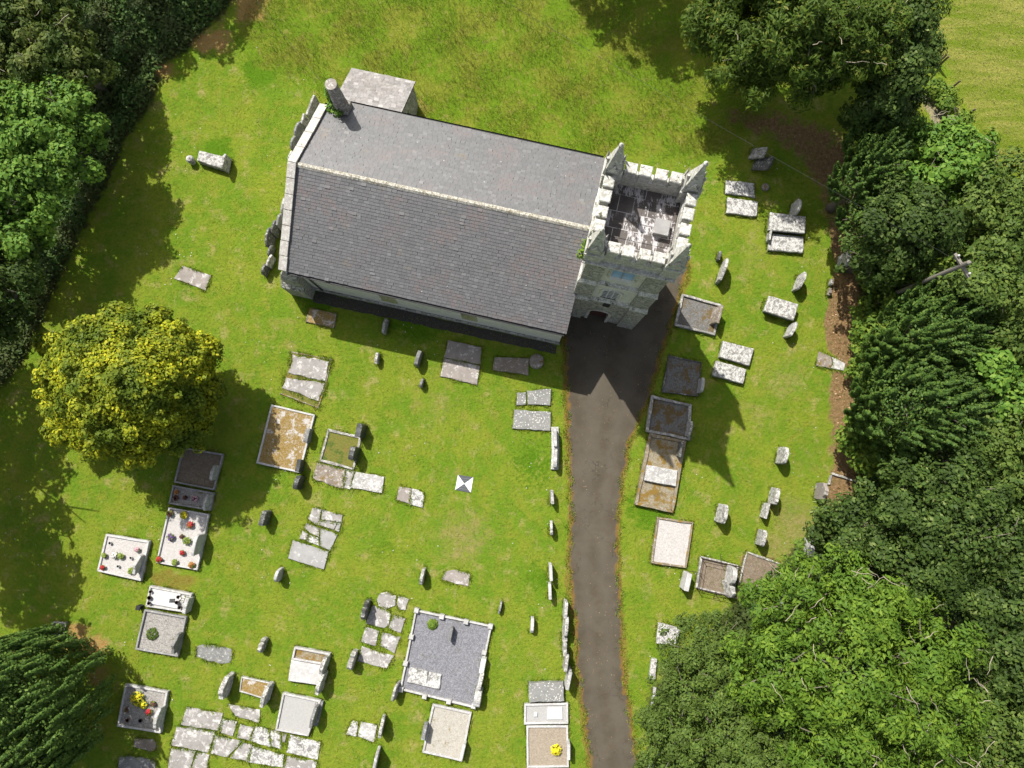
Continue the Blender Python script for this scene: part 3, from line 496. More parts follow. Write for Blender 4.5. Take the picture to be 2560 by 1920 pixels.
    # pinnacles: shaft, four gablets with corner spikes, pyramid spire
    def pinnacle(): 
        p = MB(); p.box(-.34, .34, -.34, .34, 10.12, 11.25, 0); p.box(-.39, .39, -.39, .39, 11.25, 11.36, 0, .02); p.box(-.32, .32, -.32, .32, 11.36, 11.62, 0)
        for k in range(4):
            R_ = Matrix.Rotation(k*pi/2, 4, 'Z'); g = MB(); g.add([(-.33,-.335,11.62),(.33,-.335,11.62),(0,-.335,12.12),(-.33,-.2,11.62),(.33,-.2,11.62),(0,-.12,12.12)], [(0,1,2),(0,2,5,3),(1,4,5,2)]); g.box(-.04, .04, -.36, -.28, 12.05, 12.22, 0)
            g.add([(.24,-.38,11.5),(.38,-.38,11.5),(.38,-.24,11.5),(.24,-.24,11.5),(.34,-.34,12.15)], [(0,1,4),(1,2,4),(2,3,4),(3,0,4)]); p.merge(g, R_)
        p.add([(-.33,-.33,11.62),(.33,-.33,11.62),(.33,.33,11.62),(-.33,.33,11.62),(-.065,-.065,13.3),(.065,-.065,13.3),(.065,.065,13.3),(-.065,.065,13.3)], [(0,1,5,4),(1,2,6,5),(2,3,7,6),(3,0,4,7)])
        p.tube([(0,0,13.28),(0,0,13.36),(0,0,13.46),(0,0,13.55)], [.065,.10,.09,.02], 8); return p
    first = None
    for sx in (-1, 1):
        for sy in (-1, 1):
            if first is None: o = first = pinnacle().build('pinnacle', M['pinnacle_stone'], tower)
            else: o = first.copy(); COL.objects.link(o); o.parent = tower
            o.location = (cx+sx*1.55, cy+sy*1.55, -.32 if (sx < 0 and sy < 0) else 0)
    r = MB(); r.box(cx-1.435, cx+1.435, cy-1.435, cy+1.435, 9.6, 10.22, 0)
    for k in (-.72, 0.02, .74): r.box(cx-1.43, cx+1.43, cy+k-.018, cy+k+.018, 10.22, 10.245, 0)
    for k in (-.75, -.02, .72): r.box(cx+k-.018, cx+k+.018, cy-1.43, cy+1.43, 10.222, 10.242, 0)
    r.box(cx-1.42, cx-1.36, cy-1.4, cy+1.4, 10.23, 10.30, 0); r.box(cx+1.34, cx+1.40, cy-1.4, cy+1.4, 10.23, 10.28, 0); r.build('tower_roof', M['lead'], tower)
    h = MB(); h.box(16.37, 16.93, 3.5, 4.08, 10.2, 10.5, 0, .02); h.prism([(16.34,3.47),(16.96,3.47),(16.96,4.11),(16.34,4.11)], 10.5, 10.58, 0, .015); h.build('roof_hatch', M['grey_slab'], tower)
    # dark drain strip at the wall foot
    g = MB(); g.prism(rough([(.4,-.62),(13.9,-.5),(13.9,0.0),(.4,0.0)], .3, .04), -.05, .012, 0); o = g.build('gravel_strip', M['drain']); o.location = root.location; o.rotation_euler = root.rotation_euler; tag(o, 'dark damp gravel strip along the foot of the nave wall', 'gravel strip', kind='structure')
church()

# ------------------------------------------------------------------ grave furniture
def zp(px, z): return [at(*p, z) for p in px]
def tq(r, c, *pts): return [T(r, c, *p) for p in pts]
def shape(style, w, h):
    a = w/2
    if style == 'flat': return [(-a,0),(a,0),(a,h),(-a,h)]
    if style == 'round': return [(-a,0),(a,0)]+[(a*cos(t), h-a*.62+a*.62*sin(t)) for t in np.linspace(0, pi, 11)]
    if style == 'segment': return [(-a,0),(a,0)]+[(a*cos(t), h-a*.3+a*.3*sin(t)) for t in np.linspace(0, pi, 9)]
    if style == 'gothic': return [(-a,0),(a,0),(a,h*.72),(a*.75,h*.86),(a*.4,h*.95),(0,h),(-a*.4,h*.95),(-a*.75,h*.86),(-a,h*.72)]
    if style == 'peak': return [(-a,0),(a,0),(a,h*.78),(0,h),(-a,h*.78)]
    if style == 'shoulder': return [(-a,0),(a,0),(a,h*.76),(a*.72,h*.8)]+[(a*.62*cos(t), h*.82+h*.18*sin(t)) for t in np.linspace(.15, pi-.15, 8)]+[(-a*.72,h*.8),(-a,h*.76)]
    if style == 'ogee': return [(-a,0),(a,0),(a,h*.7),(a*.8,h*.74),(a*.5,h*.8),(a*.25,h*.93),(0,h),(-a*.25,h*.93),(-a*.5,h*.8),(-a*.8,h*.74),(-a,h*.7)]
    if style == 'broken': return [(-a,0),(a,0),(a,h*.62),(a*.8,h*.9),(a*.45,h*.78),(a*.2,h),(-a*.2,h*.93),(-a*.5,h*.98),(-a*.8,h*.8),(-a,h*.7)]
EDGES = []
HG = 'headstones standing in the churchyard'
def headstone(px, w, h, th, style, mat, label, lean=None, yaw=0, z=0, group=HG, plinth=False, cat='headstone', name='headstone', world=None):
    x, y = world if world is not None else at(*px, z); o = empty(name, (x, y, z), ANG+radians(yaw)); tag(o, label, cat, group); rr = random.Random(zlib.crc32(label.encode())); lean = rr.uniform(-3.5, 3.5) if lean is None else lean; o.rotation_euler[2] += radians(rr.uniform(-4, 4)); o.rotation_euler[0] = radians(rr.uniform(-1.5, 1.5))
    EDGES.append([(x+U[0]*a*(th/2+.02)+V[0]*b*(w/2+.02), y+U[1]*a*(th/2+.02)+V[1]*b*(w/2+.02)) for a, b in ((-1,-1),(1,-1),(1,1),(-1,1))]) if z == 0 else None
    prof = rough(shape(style, w, h+.1), .22, .012 if mat in ('white_marble', 'granite_polished') else .022, rr); prof = [(a, b-.1 if b > .02 else -.12) for a, b in prof]; ch = min(.022, th*.2); n = len(prof); q = inset(prof, ch)
    R = Matrix.Rotation(radians(lean), 4, 'Y'); mb = MB(); t = th/2
    rings = [[(-t, a, b) for a, b in q], [(-t+ch, a, b) for a, b in prof], [(t-ch, a, b) for a, b in prof], [(t, a, b) for a, b in q]]
    mb.add([p for r in rings for p in r], [(k*n+i, (k+1)*n+i, (k+1)*n+(i+1)%n, k*n+(i+1)%n) for k in range(3) for i in range(n)]+[tuple(range(n)), tuple(3*n+i for i in range(n))[::-1]])
    mb.xf(R)
    # every face outward
    ob = mb.build('stone', M[mat], o); bm = bmesh.new(); bm.from_mesh(ob.data); bmesh.ops.recalc_face_normals(bm, faces=bm.faces); bm.to_mesh(ob.data); bm.free()
    if plinth: p = MB(); p.box(-t-.12, t+.12, -w/2-.12, w/2+.12, -.06, .16, 0, .025); p.build('plinth', M[mat], o)
    return o
def slab(px, top, mat, label, group='ledger slabs lying in the grass', rj=.022, name='ledger_stone', cat='slab', cracks=None, base=-.06):
    P = zp(px, top); (EDGES.append(P) if base < 0 else None); rr = random.Random(zlib.crc32(label.encode())); c = np.mean(P, 0); o = empty(name, (*c, 0)); tag(o, label, cat, group); mb = MB(); mb.prism(rough([tuple(np.array(p)-c) for p in P], .25, rj, rr), base, top, 0, min(.02, max(.006, top*.3))); mb.build('stone', M[mat], o); return o
def table(px, top, mat, label, thick=.14, group='raised tombs'):
    P = zp(px, top); EDGES.append(P); c = np.mean(P, 0); Q = [tuple(np.array(p)-c) for p in P]; a = sum(Q[i][0]*Q[(i+1)%4][1]-Q[(i+1)%4][0]*Q[i][1] for i in range(4))
    if a < 0: Q = Q[::-1]
    o = empty('raised_tomb', (*c, 0)); tag(o, label, 'tomb', group); m = MB(); m.prism(rough(Q, .25, .018), top-thick, top, 0, .025); m.build('top_slab', M[mat], o); m = MB(); m.prism(inset(Q, .1), -.06, top-thick-.002, 0); m.build('base', M['grey_stone'], o); return o
def plot(px, kz, kw, kmat, fmat, fz, label, posts=None, name='grave_plot', group='kerbed grave plots', open_sides=()):
    P = zp(px, kz); EDGES.append(P); c = np.mean(P, 0); Q = [tuple(np.array(p)-c) for p in P]; a = sum(Q[i][0]*Q[(i+1)%4][1]-Q[(i+1)%4][0]*Q[i][1] for i in range(4)); flip = a < 0
    if flip: Q = Q[::-1]
    o = empty(name, (*c, 0)); tag(o, label, 'grave plot', group); I = inset(Q, kw); rr = random.Random(zlib.crc32(label.encode())); n = 4
    for i in range(n):
        side = (n-2-i) % n if flip else i
        if side in open_sides: continue
        p, q, r_, s = map(np.array, (Q[i], Q[(i+1)%n], I[(i+1)%n], I[i])); d = (q-p)/np.linalg.norm(q-p)*.002
        m = MB(); m.prism(rough([tuple(p+d), tuple(q-d), tuple(r_-d), tuple(s+d)], .5, .006 if kmat in ('white_marble', 'pale_kerb', 'grey_kerb') else .02, rr), -.06, kz+rr.uniform(-.004, .004), 0, .015); m.build('kerb', M[kmat], o)
    m = MB(); m.prism(inset(Q, kw-.01 if kw > .05 else 0), -.06, fz, 0); m.build('infill', M[fmat], o)
    if posts:
        for pp in posts:
            x, y = at(*pp, kz+.1); x -= c[0]; y -= c[1]; m = MB(); R = Matrix.Translation((x, y, 0)) @ Matrix.Rotation(ANG, 4, 'Z'); b = MB(); b.box(-.12, .12, -.12, .12, -.06, kz+.1, 0, .025); m.merge(b, R); m.build('kerb_post', M[kmat], o)
    return o
def blooms(mb, r, z, n, mi, rr, size=.045):
    for _ in range(n):
        a = rr.uniform(0, 2*pi); q = r*math.sqrt(rr.random()); x, y = q*cos(a), q*sin(a); zz = z+(1-(q/r)**2)*r*.5+rr.uniform(-.02, .03); nz = Vector((x*.8/r+rr.uniform(-.4,.4), y*.8/r+rr.uniform(-.4,.4), 1)).normalized(); u = nz.orthogonal().normalized(); v = nz.cross(u); s = size*rr.uniform(.6, 1.3)
        mb.add([Vector((x, y, zz))+(u*cos(t)+v*sin(t))*s*(1 if k % 2 else .62) for k, t in enumerate(np.linspace(0, 2*pi, 11)[:-1])], [tuple(range(10))], mi)
def pot(px, z, r, potm, flm, label, group, n=46, lf=True):
    x, y = at(*px, z); o = empty('flower_pot', (x, y, z)); tag(o, label, 'flower pot', group); rr = random.Random(zlib.crc32(label.encode())); m = MB(); k = max(.07, r*.75)
    m.tube([(0,0,-.01),(0,0,.12),(0,0,.14),(0,0,.14),(0,0,.11)], [k*.75, k, k*1.08, k*.9, k*.85], 12); m.build('pot', M[potm], o)
    if flm: b = MB(); blooms(b, r, .16, n, 0, rr); b.build('blooms', M[flm], o)
    if lf and flm: b = MB(); blooms(b, r*1.1, .13, n//2, 0, rr, .05); b.build('leaves', M['shrub_leaf'], o)
    return o

# ------------------------------------------------------------------ graves west of the path
def raised_chest():
    table(tq(0,0,(1722,1300),(1968,1358),(1938,1462),(1702,1384)), .5, 'lichen_stone', 'low white lichen covered chest tomb alone on the lawn left of the church', .5)
    headstone(T(0,0,1985,1440), .78, .92, .14, 'segment', 'lichen_stone', 'upright stone closing the right end of the lone chest tomb on the left lawn')
    x, y = at(*T(0,0,1668,1400)); o = empty('stone_urn', (x, y, 0)); tag(o, 'small rounded white stone stump at the left end of the lone chest tomb', 'stone stump'); m = MB(); rr = random.Random(1)
    m.tube([(0,0,-.05),(0,0,.25),(0,0,.4),(.01,0,.52),(.01,.01,.58)], [.17,.2,.22,.16,.05], 10); m.build('stump', M['lichen_stone'], o)
raised_chest()
GABLE = [(-1.95,9.7,1.2,1.3,'flat','old_kerb','tall flat slab, highest stone of the row along the church west gable'),(-2.3,8.95,.55,1.05,'flat','lichen_stone','small whitish stone just below the tall slab of the gable row'),(-2.4,8.3,.8,1.25,'round','grey_stone','grey round stone beside the upper half of the church west gable'),(-2.5,7.55,.75,1.15,'round','grey_stone','lower of the two round stones beside the upper half of the west gable'),
 (-2.5,6.8,.55,1.0,'segment','lichen_stone','small stone mostly hidden below the gable apex coping'),(-2.22,4.0,.85,1.15,'segment','lichen_stone','pale edged stone, uppermost of the lower group along the west gable'),(-2.2,3.2,.75,1.0,'round','grey_stone','tall narrow round stone second from top in the lower gable group'),(-2.4,2.75,.75,1.05,'round','dark_stone','dark round stone standing just above the broadest of the gable row'),(-2.5,2.15,1.0,1.15,'round','dark_stone','broadest dark stone with a white rim in the lower gable group'),
 (-2.4,1.5,.62,.9,'round','dark_stone','dark stone directly below the broadest stone of the gable row'),(-2.25,.95,.62,.8,'segment','old_kerb','narrow stone second from the bottom of the gable row'),(-2.42,.45,.62,.72,'round','dark_stone','lowest and leftmost stone of the row by the church southwest corner')]
for s, v, w, h, st, m, lb in GABLE:
    p = NAVE+U*s+V*v; headstone(None, w, h, .13, st, m, lb, world=p, group='old stones ranged along the west gable', lean=random.uniform(-5, 5), yaw=random.uniform(-8, 8))
slab(tq(1,0,(1575,640),(1825,720),(1775,850),(1505,745)), .05, 'pink_slab', 'pinkish flat slab with a white centre alone on the left lawn above the golden tree')
plot([(773,769),(841,784),(834,820),(763,804)], .12, .05, 'moss_kerb', 'moss_fill', .1, 'mossy orange grave half in the shade near the church southwest corner')
headstone(T(1,1,1128,1170), .8, .75, .16, 'round', 'old_kerb', 'weathered stone standing in the shade close to the middle of the nave wall')
headstone(T(1,1,1058,1442), .55, .6, .16, 'round', 'lichen_stone', 'small pale stone just outside the nave shadow, below the first nave window', yaw=6)
headstone(T(1,1,1412,1450), .8, .85, .2, 'round', 'grey_stone', 'grey stone at the very edge of the nave shadow, larger of two in a line')
headstone(T(1,1,1440,1655), .5, .6, .13, 'gothic', 'grey_stone', 'small pointed grey stone directly below the stone at the shadow edge')
slab([(1120,850),(1204,868),(1201,911),(1110,894)], .1, 'pink_slab', 'dull slab crossed by the nave shadow edge, upper of a joined pair')
slab([(1110,895),(1201,914),(1193,962),(1100,940)], .1, 'pink_slab', 'smooth sunlit slab with a crack, lower of the pair below the nave')
slab([(1237,892),(1322,896),(1320,937),(1230,924)], .12, 'brown_slab', 'brownish slab beside the round mossy stone near the path')
def mossy_round():
    x, y = at(*T(1,2,212,1465)); o = empty('round_stone', (x, y, 0)); tag(o, 'round mossy stone with white patches in the grass near the nave southeast corner', 'round stone'); m = MB(); rr = random.Random(2); rings = []
    for z, r in ((-.05,.4),(.1,.41),(.2,.36),(.26,.24),(.24,.05)): rings += [((r+rr.uniform(-.02,.02))*cos(a), (r+rr.uniform(-.02,.02))*sin(a), z) for a in np.linspace(0, 2*pi, 17)[:-1]]
    m.add(rings, [(k*16+i, k*16+(i+1)%16, (k+1)*16+(i+1)%16, (k+1)*16+i) for k in range(4) for i in range(16)]+[tuple(64+i for i in range(16))]); m.build('stone', M['brown_slab'], o)
mossy_round()
# broken slabs inside mossy edging
plot([(727,878),(832,898),(797,1022),(700,985)], .06, .07, 'moss_kerb', 'grass_fill', .035, 'old plot with orange mossy edging holding two broken slabs', open_sides=(3,))
slab([(733,889),(824,902),(812,952),(722,934)], .09, 'flag_slab', 'crumbling white slab with mossy gaps, upper of two in the orange edged plot', rj=.05)
slab([(715,945),(813,958),(796,1002),(707,971)], .09, 'flag_slab', 'broken slab with a pointed lower edge in the orange edged plot', rj=.04)
plot(tq(2,1,(130,175),(510,265),(380,770),(0,685)), .18, .1, 'white_marble', 'moss_fill', .13, 'plot of orange moss and white patches inside a thin white kerb')
headstone(T(2,1,462,445), .75, .62, .24, 'segment', 'grey_stone', 'pale grey headstone on the right kerb of the orange mossy plot', z=.1)
headstone(T(2,1,395,705), .65, .7, .22, 'flat', 'granite_polished', 'black square headstone on the lower right corner of the orange mossy plot', z=.1)
plot(tq(2,1,(615,388),(915,450),(848,745),(545,668)), .12, .13, 'old_kerb', 'grass_fill', .05, 'ruined white kerb around a plot overgrown with grass')
headstone(T(2,1,930,405), .72, 1.0, .3, 'flat', 'granite_polished', 'black flat topped headstone above the corner of the overgrown kerb plot')
headstone(T(2,1,875,600), .68, 1.15, .28, 'segment', 'granite_polished', 'black round shouldered headstone on the right kerb of the overgrown plot')
slab(tq(2,1,(528,682),(775,738),(745,905),(488,822)), .07, 'brown_slab', 'rough brown slab adjoining the overgrown kerb plot, left of a white slab', rj=.05)
slab(tq(2,1,(780,740),(852,752),(812,912),(750,900)), .06, 'flag_slab', 'narrow jointed strip of paving between a brown slab and a white slab', rj=.02)
slab(tq(2,1,(860,755),(1110,800),(1090,945),(820,895)), .11, 'bloom_stone', 'slab with white bloom on its left half, right of a brown slab')
slab(tq(2,1,(1240,880),(1340,905),(1330,1040),(1210,1000)), .07, 'pink_slab', 'brown left half of the two tone slab near the target board')
slab(tq(2,1,(1345,905),(1400,915),(1452,945),(1440,1070),(1333,1042)), .08, 'lichen_slab', 'white right half of the two tone slab near the target board')
def target():
    P = zp(tq(2,1,(1745,785),(1878,805),(1855,940),(1720,915)), .04); c = np.mean(P, 0); Q = [tuple(np.array(p)-c) for p in P]; o = empty('survey_target', (*c, 0)); tag(o, 'black and white quartered survey target board on the lawn', 'target board')
    m = MB(); m.prism(Q, -.02, .03, 0); m.build('board', M['target_black'], o); m = MB()
    for i in (1, 3): m.add([(*Q[i], .034), (*Q[(i+1)%4], .034), (0,0,.034)], [(0,1,2)[::-1]])
    q = [np.array(p) for p in Q]; m2 = MB()
    for i in (0, 2):
        a, b = q[i], q[(i+1)%4]
        for f in (.4, .7):
            s, e = a*f, b*f; d = (e-s); n_ = -(a+b)/np.linalg.norm(a+b)*.010; m2.add([(*s, .0345), (*e, .0345), (*(e+n_), .0345), (*(s+n_), .0345)], [(0,1,2,3)])
    m2.build('grid_lines', M['target_grid'], o); ob = m.build('white_quarters', M['target_white'], o); bm = bmesh.new(); bm.from_mesh(ob.data)
    for f in bm.faces:
        f.normal_update()
        if f.normal.z < 0: f.normal_flip()
    bm.to_mesh(ob.data); bm.free()
target()
headstone(T(2,1,395,848), .72, 1.05, .24, 'round', 'granite_polished', 'black headstone just below the black square stone of the orange mossy plot')
headstone(T(2,1,105,1150), .75, .9, .26, 'segment', 'dark_stone', 'dark headstone standing in the shade right of the golden tree')
BS = 'pieces of broken grave slabs left of centre'
for pts, mt, lb in [(((490,1065),(566,1085),(545,1185),(520,1217),(450,1165)),'flag_slab','left piece of the uppermost broken slab, left of centre'),(((572,1088),(750,1135),(738,1200),(560,1172)),'flag_slab','upper right piece of the uppermost broken slab'),(((556,1178),(698,1200),(672,1262),(525,1215)),'flag_slab','lower middle piece of the uppermost broken slab'),(((702,1202),(735,1206),(718,1284),(676,1264)),'grey_slab','smallest corner piece of the uppermost broken slab'),
  (((436,1203),(550,1245),(545,1322),(470,1290),(415,1245)),'flag_slab','upper left piece of the middle broken slab'),(((556,1240),(705,1300),(640,1443),(550,1402)),'grey_slab','largest piece of the middle broken slab'),(((405,1262),(450,1300),(440,1355),(370,1335)),'flag_slab','left corner piece of the middle broken slab'),(((455,1305),(543,1330),(548,1400),(442,1360)),'lichen_slab','white edged lower piece of the middle broken slab')]:
    slab(tq(2,1,*pts), .07, mt, lb, BS, .012)
slab(tq(2,1,(318,1350),(630,1450),(585,1605),(278,1508)), .1, 'grey_slab', 'unbroken pale grey slab below the two broken slabs', rj=.012)
headstone((704,1434), .68, .95, .16, 'gothic', 'bloom_stone', 'slim pale pointed headstone alone on the grass below the grey slab')
headstone(T(3,1,1448,-8), .8, .85, .16, 'gothic', 'lichen_stone', 'pale headstone with long shadow left of a small flush slab, centre lawn')
slab([(1114,1428),(1140,1424),(1176,1436),(1172,1467),(1140,1460),(1103,1449)], .04, 'pink_slab', 'small flush pinkish slab sunk in the centre lawn')
headstone((663,1608), .72, .7, .22, 'broken', 'old_kerb', 'stubby rough dark headstone left of the two tone table grave')
headstone((919,1520), .95, 1.0, .22, 'broken', 'dark_stone', 'ragged dark headstone at the top of the flagstone group')
headstone(T(3,1,850,705), .9, .95, .26, 'broken', 'old_kerb', 'ragged headstone at the bottom left of the flagstone group')
FS = 'worn flagstones beside the large gravel plot'
for pts, lb in [(((1070,150),(1130,135),(1210,175),(1200,260),(1120,290),(1060,255),(1048,205)),'rounded flagstone at the top of the flagstone group'),(((1232,170),(1325,200),(1290,295),(1240,292),(1218,255)),'small flagstone at the top right of the group'),(((1000,255),(1130,290),(1162,330),(1150,430),(1105,455),(948,408)),'largest flagstone, second from the top left'),(((1185,338),(1290,370),(1250,497),(1145,450)),'white flecked flagstone second from the top right'),(((950,437),(1062,482),(1035,612),(908,568)),'grey flagstone third down on the left'),(((1085,482),(1248,530),(1200,668),(1075,602)),'white flecked flagstone third down on the right'),(((912,612),(1195,690),(1135,800),(1000,770),(875,738)),'long flagstone with a dark stain at the bottom of the group')]:
    slab(tq(3,1,*pts), .06, 'flag_slab', lb, FS, .025)
BG = plot(tq(3,1,(1375,290),(2040,430),(1890,1145),(1240,985)), .22, .1, 'pale_kerb', 'blue_gravel', .1, 'largest plot, blue grey gravel inside a pale kerb with square posts', posts=tq(3,1,(1385,302),(1605,355),(1815,400),(2025,440),(1340,530),(1290,760),(1250,985),(1455,1045),(1665,1090),(1880,1130),(1972,665)))
slab(tq(3,1,(1330,790),(1490,825),(1465,955),(1303,922)), .2, 'lichen_slab', 'left half of the white flecked slab lying in the large gravel plot', base=.09)
slab(tq(3,1,(1494,826),(1602,850),(1585,985),(1468,957)), .2, 'lichen_slab', 'right half of the white flecked slab lying in the large gravel plot', base=.09)
headstone(T(3,1,1690,490), .7, .5, .14, 'flat', 'grey_stone', 'small grey headstone standing inside the large gravel plot', z=.1)
headstone(T(3,1,1965,752), .72, .55, .26, 'flat', 'white_slab', 'bright white headstone on the right kerb of the large gravel plot')
headstone(T(3,1,1948,885), .85, .8, .14, 'segment', 'lichen_stone', 'thin lichened headstone below the bright white one on the large plot')
headstone(T(3,1,1925,1030), .9, .75, .34, 'round', 'bloom_stone', 'thick rough headstone near the lower right corner of the large plot')
headstone(T(3,1,1228,975), .85, .9, .13, 'round', 'old_kerb', 'thin leaning stone against the lower left corner of the large plot', lean=-6)
headstone(T(3,1,2110,262), .62, .45, .09, 'gothic', 'grey_stone', 'tiny thin stone on the grass above the right corner of the large plot')
plot(tq(3,1,(1525,1105),(1865,1180),(1780,1605),(1435,1525)), .16, .11, 'pale_kerb', 'tan_fill', .08, 'pale kerbed plot of brownish gravel directly below the large plot')
headstone(T(3,1,1797,1482), .75, .6, .16, 'flat', 'white_marble', 'white headstone on the right kerb of the plot below the large one', z=.05)
headstone(T(3,1,1468,1312), .72, .7, .2, 'flat', 'grey_stone', 'grey headstone outside the left kerb of the plot below the large one')
slab(tq(3,1,(830,1248),(885,1262),(865,1392),(775,1365)), .07, 'lichen_slab', 'narrow left slab of a pair in front of a tall headstone', rj=.02)
slab(tq(3,1,(905,1258),(1045,1292),(1020,1437),(882,1390)), .09, 'bloom_stone', 'broad right slab of a pair in front of a tall headstone', rj=.02)
headstone(T(3,1,1098,1270), .95, 1.05, .16, 'shoulder', 'lichen_stone', 'tall headstone at the right end of a pair of small slabs')
headstone(T(3,1,1050,1560), 1.15, 1.15, .15, 'flat', 'bloom_stone', 'tall thin headstone near the bottom edge, below the pair of small slabs')
# two part table grave, mossy trough, pale plot
plot(tq(3,1,(330,612),(640,672),(612,775),(305,722)), .32, .1, 'pale_kerb', 'ochre_fill', .22, 'small mossy bed at the upper end of a pale table grave')
slab(tq(3,1,(304,726),(608,780),(568,950),(275,905)), .3, 'white_marble', 'pale table slab with rusty lower edge, joined to a small mossy bed', rj=.008)
headstone(T(3,1,615,745), .85, 1.0, .2, 'shoulder', 'lichen_stone', 'upper of two tall headstones at the right of the pale table grave', z=.05)
headstone(T(3,1,590,895), 1.05, 1.1, .2, 'shoulder', 'lichen_stone', 'lower of two tall headstones at the right of the pale table grave')
plot(tq(3,1,(230,1010),(560,1078),(450,1388),(165,1335)), .26, .1, 'pale_kerb', 'concrete_fill', .18, 'pale plot with plain grey infill below the table grave')
headstone(T(3,1,530,1175), 1.0, 1.05, .16, 'peak', 'grey_stone', 'peaked grey headstone on the right kerb of the plain grey plot', z=.05, plinth=True)
plot([(603,1692),(684,1709),(672,1752),(598,1729)], .24, .06, 'pale_kerb', 'moss_fill', .18, 'small trough of orange moss in a white kerb near the bottom left')
headstone(T(3,1,118,995), 1.05, 1.15, .2, 'shoulder', 'lichen_stone', 'tall headstone at the right end of the orange moss trough')
headstone(T(3,0,1990,925), 1.15, 1.1, .24, 'shoulder', 'lichen_stone', 'large headstone standing free left of the orange moss trough')
slab(tq(3,0,(1700,610),(1800,590),(2010,630),(2000,740),(1890,755),(1690,700)), .03, 'grey_stone', 'sunken grey slab ringed by dry brown turf on the lower left lawn', rj=.06)
PV = 'pale paving slabs at the bottom left'
for pts, lb in [(((1615,1135),(1930,1190),(1888,1342),(1558,1290)),'largest pale paving slab, at the top left of the paved group'),(((1528,1296),(1862,1346),(1800,1530),(1478,1468)),'second pale paving slab down on the left of the paved group'),(((1478,1476),(1692,1515),(1640,1690),(1450,1660)),'paving slab at the bottom left corner of the paved group'),(((1702,1520),(1812,1548),(1780,1690),(1650,1690)),'small paving slab right of the bottom left corner slab'),
  (((1965,1105),(2250,1160),(2235,1270),(2030,1212)),'detached brownish slab above the paved group'),(((1922,1232),(2048,1262),(2010,1388),(1895,1352)),'small square slab at the top centre of the paved group'),(((2075,1285),(2190,1312),(2165,1425),(2048,1398)),'square slab right of the top centre slab in the paved group'),(((1860,1378),(2090,1432),(1962,1572),(1820,1535)),'whitish slab in the middle of the paved group'),(((2098,1440),(2185,1462),(2135,1602),(1985,1572)),'slim whitish slab right of the middle slab of the paved group')]:
    slab(tq(3,0,*pts), .06, 'flag_slab' , lb, PV, .025)
for pts, lb in [(((-5,1300),(108,1322),(130,1478),(-50,1432)),'white slab touching the left corner of the plain grey plot'),(((118,1330),(208,1350),(215,1495),(135,1478)),'narrow white slab below the plain grey plot'),(((222,1360),(270,1372),(250,1440),(220,1430)),'tiny slab between the narrow slab and the cracked slab'),(((292,1375),(562,1438),(530,1590),(262,1530)),'cracked white slab below the right of the plain grey plot'),(((-30,1472),(242,1548),(228,1655),(-80,1610)),'long mottled slab at the lower middle of the paved group'),(((268,1555),(527,1605),(512,1700),(232,1700)),'grey slab at the bottom right of the paved group')]:
    slab(tq(3,1,*pts), .06, 'lichen_slab' if 'white' in lb or 'mottled' in lb else 'flag_slab', lb, PV, .025)
# kerbed family plots on the left
plot([(456,1118),(558.5,1135),(535,1226),(434,1206)], .2, .09, 'grey_kerb', 'earth_fill', .1, 'grey kerbed plot with brown and grey gravel tucked under the golden tree')
headstone(T(2,0,1880,765), .78, .85, .14, 'round', 'bloom_stone', 'pale round topped headstone on the plot under the golden tree', z=.1)
plot(tq(2,0,(1490,872),(1850,940),(1815,1095),(1455,1035)), .22, .09, 'grey_kerb', 'grey_gravel', .12, 'narrow grey kerbed plot with wilted flowers below the golden tree plot')
headstone(T(2,0,1825,1020), .85, .75, .14, 'round', 'bloom_stone', 'pale round topped headstone on the narrow plot of wilted flowers', z=.1)
plot(tq(2,0,(1455,1065),(1805,1125),(1705,1610),(1345,1545)), .24, .09, 'white_marble', 'white_gravel', .14, 'long white gravel plot with many flower pots, left side')
headstone(T(2,0,1752,1375), 1.05, 1.0, .18, 'segment', 'white_marble', 'broad white headstone on the right kerb of the long flower pot plot', z=.1)
plot([(264,1335),(373,1353),(351,1453),(242,1428)], .28, .11, 'white_marble', 'white_gravel', .2, 'square white gravel plot with a few flower pots, farthest left')
headstone(T(2,0,1228,1545), .95, .9, .16, 'ogee', 'white_marble', 'white headstone on the right kerb of the leftmost white gravel plot', z=.12)
plot(tq(3,0,(1290,85),(1655,155),(1620,320),(1255,265)), .3, .1, 'pale_kerb', 'concrete_fill', .22, 'white grave with brown pots in both ends, above a gravel plot')
slab(tq(3,0,(1322,112),(1560,158),(1532,285),(1285,238)), .3, 'white_slab', 'bright white slab lying in the white grave with brown pots', 'ledger slabs lying in the grass', .004, base=.2)
headstone(T(3,0,1645,240), .75, .65, .2, 'segment', 'bloom_stone', 'squat pale headstone at the right end of the white slab grave', z=.15)
plot(tq(3,0,(1245,290),(1610,355),(1535,700),(1165,635)), .24, .09, 'grey_kerb', 'grey_gravel', .12, 'weedy speckled gravel plot joined below the white slab grave')
headstone(T(3,0,1562,560), 1.0, .95, .16, 'ogee', 'grey_stone', 'grey peaked headstone on the weedy speckled gravel plot', z=.1)
plot(tq(3,0,(1080,935),(1450,1000),(1385,1360),(1005,1300)), .26, .1, 'pale_kerb', 'grey_gravel', .16, 'square plot with a big yellow flowering clump beside the Irish yew')
headstone(T(3,0,1412,1195), 1.05, .85, .18, 'round', 'bloom_stone', 'round pale headstone on the plot with yellow flowers', z=.1)
slab(tq(3,0,(1165,1402),(1330,1415),(1348,1440),(1343,1510),(1300,1515),(1150,1475)), .07, 'brown_slab', 'rounded brownish slab below the plot with yellow flowers', rj=.02)
slab(tq(3,0,(1030,1565),(1120,1550),(1342,1600),(1340,1690),(1010,1690)), .06, 'grey_stone', 'shaded grey slab at the bottom edge left of the paved group')
